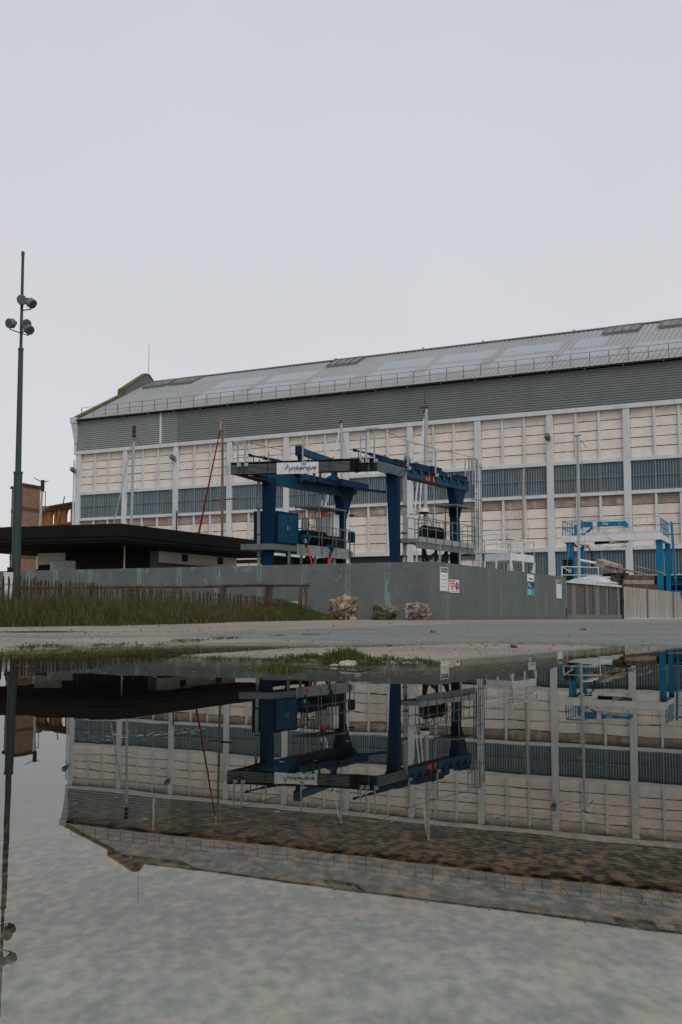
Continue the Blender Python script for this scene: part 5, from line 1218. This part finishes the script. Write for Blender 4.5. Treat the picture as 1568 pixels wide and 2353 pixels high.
# stacked pallets and planks
def pallet(label,px,Y_,z,rot,w_=1.9,d=1.2,n=7,m='plank',tilt=0.,tilt2=0.,grp='timber pallets piled behind the fence'):
    p=P(px,1340,Y_); t=MB()
    for i in range(n): x=-w_/2+(w_/n)*(i+.5); t.box((x-w_/n*.42,-d/2,.1),(x+w_/n*.42,d/2,.125))
    for y_ in (-d/2+.05,0,d/2-.05): t.box((-w_/2,y_-.06,-.15),(w_/2,y_+.06,.1))
    t.box((-w_/2,-d/2,-.17),(w_/2,d/2,-.151))
    o=t.build('pallet',M[m],None,loc=(p.x,Y_,z),rotz=rot); o.rotation_euler.x=tilt; o.rotation_euler.y=tilt2
    return tag(o,label,'pallet',grp)
names=['bottom','second lowest','third','fourth','fifth','sixth','seventh','eighth','ninth','topmost']
for i in range(10): pallet(names[i]+' pallet of the tall stack beside the blue gantry leg',1452+random.uniform(-3,3),72,.15+i*.3,.35+random.uniform(-.08,.08),2.6+random.uniform(-.3,.3),1.7,8,'wood' if i%4 else 'plank')
lo_names=['lowest','second lowest','third','fourth','fifth','sixth','seventh','eighth','ninth','uppermost']
for i in range(10): pallet(lo_names[i]+' pallet of the short stack under the tilted timber box',1416+random.uniform(-2,2),71.8,.2+i*.31,.15+random.uniform(-.12,.12),1.35+random.uniform(-.15,.15),1.3,5,'wood')
sb=P(1400,1290,71.5)
b=MB(); b.prism([(-.9,-.8,.05),(.35,-.8,-.35),(.35,-.8,.12),(-.9,-.8,.55)],(.55,1.3,.12)); o=b.build('timber_box',M['plank'],None,loc=(sb.x,71.5,P(1418,1306,71.5).z),rotz=-.15); tag(o,'large tilted timber box lying on the pallet pile','box')
for k,(a,c,Y0_,Y1_,wd_,lb) in enumerate(((( 1400,1300),(1482,1320),70.5,71.5,.25,'long pale plank sloping across the pallet pile'),((1457,1300),(1528,1318),74.,73.5,.5,'wide board leaning toward the right gantry leg'),((1390,1300),(1430,1306),70.8,70.8,.3,'short plank sticking out beside the boat cover'))):
    p0=P(*a,Y0_); p1=P(*c,Y1_); b=MB(); b.bar((0,0,0),p1-p0,wd_,.09); o=b.build('plank',M['plank'],None,loc=p0); tag(o,lb,'plank','planks thrown over the pallet pile')
# dark container behind
cp=P(1500,1330,84.); b=MB(); b.box((-5.2,-1.2,0),(6.5,1.2,3.45)); co=thing('dark_container','low dark storage container behind the pallets','container',(cp.x+.6,85.5,0),HA)
b.build('body',M['black'],co); b=MB(); 
for i in range(18): b.box((-5.1+i*.62,-1.26,.15),(-4.8+i*.62,-1.201,3.3))
b.build('rib',M['dark'],co); b=MB(); b.box((-5.2,-1.3,3.45),(6.5,1.25,3.55)); b.build('lid_rail',M['white_dirty'],co)
# white cart frame near boat
fp=P(1393,1320,66.); b=MB()
for x,y_ in ((-.3,0),(.35,0),(-.3,.6),(.35,.6)): b.bar((x,y_,0),(x,y_,2.55),.07)
b.bar((-.3,0,2.55),(.35,0,2.55),.09); b.bar((-.3,.6,2.55),(.35,.6,2.55),.09); b.bar((-.3,0,2.),(.35,0,2.),.06); b.bar((.35,0,2.55),(.35,.6,2.55),.07)
o=b.build('steel_trestle',M['white_dirty'],None,loc=(fp.x,66,.1)); tag(o,'small white steel trestle between boat and pallets','trestle')

# ------------------------------------------------------------------ timber rail in front of the wall
WN=Vector((-WD.y,WD.x,0)); WN=WN if WN.y<0 else -WN
def wline(px,off):
    b0=C0+WN*off; k=(px-IW/2)/F; t=(b0.x-k*b0.y)/(k*WD.y-WD.x); return b0+WD*t
re=wline(712,1.2); rs=wline(-60,1.2); zr=1.37
tr=thing('timber_rail','weathered round timber barrier rail on paired posts before the wall','barrier',(re.x,re.y,0))
b=MB(); L_=(rs-re).length; n=6; pts=[(rs-re)*(i/n)+Vector((0,0,zr+random.uniform(-.02,.02))) for i in range(n+1)]
for a,c in zip(pts,pts[1:]): b.tube(a,c,.06,.058,n=8)
b.build('rail',M['wood'],tr)
for sx_ in (705,723,886,901,1071,1086,1207,1225,530,545):
    v=wline(sx_/1.7411,1.2)-re; dirn=-1 if (sx_ in (705,886,1071,1207,530)) else 1
    b=MB(); zz=hz(re.x+v.x,re.y+v.y); b.tube(v+Vector((-.1 if dirn<0 else -.05,-.02,zz-.1)),v+Vector((0,0,zr-.04)),.075,.07,n=8); b.build('post',M['wood'],tr)
v=wline(1212/1.7411,1.2)-re; b=MB(); b.bar(v+Vector((0,-.12,.35)),v+Vector((.06,-.12,1.05)),.09,.03); b.build('rusty_plate',M['rust'],tr)
wb=wline(676,.55); t=thing('white_board','low white panel with a top bar leaning on the wall','panel',(wb.x,wb.y,0),math.atan2(-WD.y,-WD.x))
b=MB(); b.box((-1.4,0,.1),(.43,.05,.66)); b.build('panel',M['white'],t); b=MB(); b.box((-1.5,-.04,.69),(.47,.07,.8)); b.build('top_bar',M['white_dirty'],t)

# ------------------------------------------------------------------ picket fence
f0=P(-70,1400,21.); f1=P(653,1400,35.2)
pf=thing('picket_fence','weathered chestnut picket fence running through the long grass','fence',(f1.x,35.2,0))
d_=Vector((f0.x-f1.x,21.-35.2,0)); L_=d_.length; ux=d_/L_; un=Vector((-ux.y,ux.x,0))
def path_at(s):
    c=ux*s+un*.25*math.sin(s*.5); return c
def top_at(s): 
    t=s/L_; return .62+.27*t**.8
b=MB(); s=0; pk=[]
while s<L_:
    c=path_at(s); wx_,wy_=f1.x+c.x,35.2+c.y; zz=hz(wx_,wy_); ht_=zz+top_at(s)+random.uniform(-.035,.035)
    lx=random.uniform(-.04,.04); wd_=random.uniform(.024,.036)
    p0=c+Vector((0,0,zz-.05)); p1=c+Vector((lx,random.uniform(-.03,.03),ht_-.07)); p2=c+Vector((lx*1.1,0,ht_))
    b.bar(p0,p1,wd_,.022,up=un); b.bar(p1,p2,wd_,.022,.012,.012,up=un)
    s+=random.uniform(.07,.10) if random.random()>.05 else .16
b.build('pickets',M['picket'],pf)
for f in (.35,.82):
    prev=None; b=MB()
    for i in range(81):
        s=L_*i/80; c=path_at(s); zz=hz(f1.x+c.x,35.2+c.y)+top_at(s)*f; q_=c+Vector((0,0,zz))+Vector((0,-.02,0))
        if prev is not None: b.tube(prev,q_,.008,n=4)
        prev=q_
    b.build('wire',M['rust'],pf)
for s in np.arange(.3,L_,2.6):
    c=path_at(float(s)); zz=hz(f1.x+c.x,35.2+c.y); b=MB(); b.tube(c+Vector((0,.06,zz-.1)),c+Vector((0,.06,zz+top_at(float(s))+.03)),.045,n=7); b.build('fence_post',M['wood'],pf)
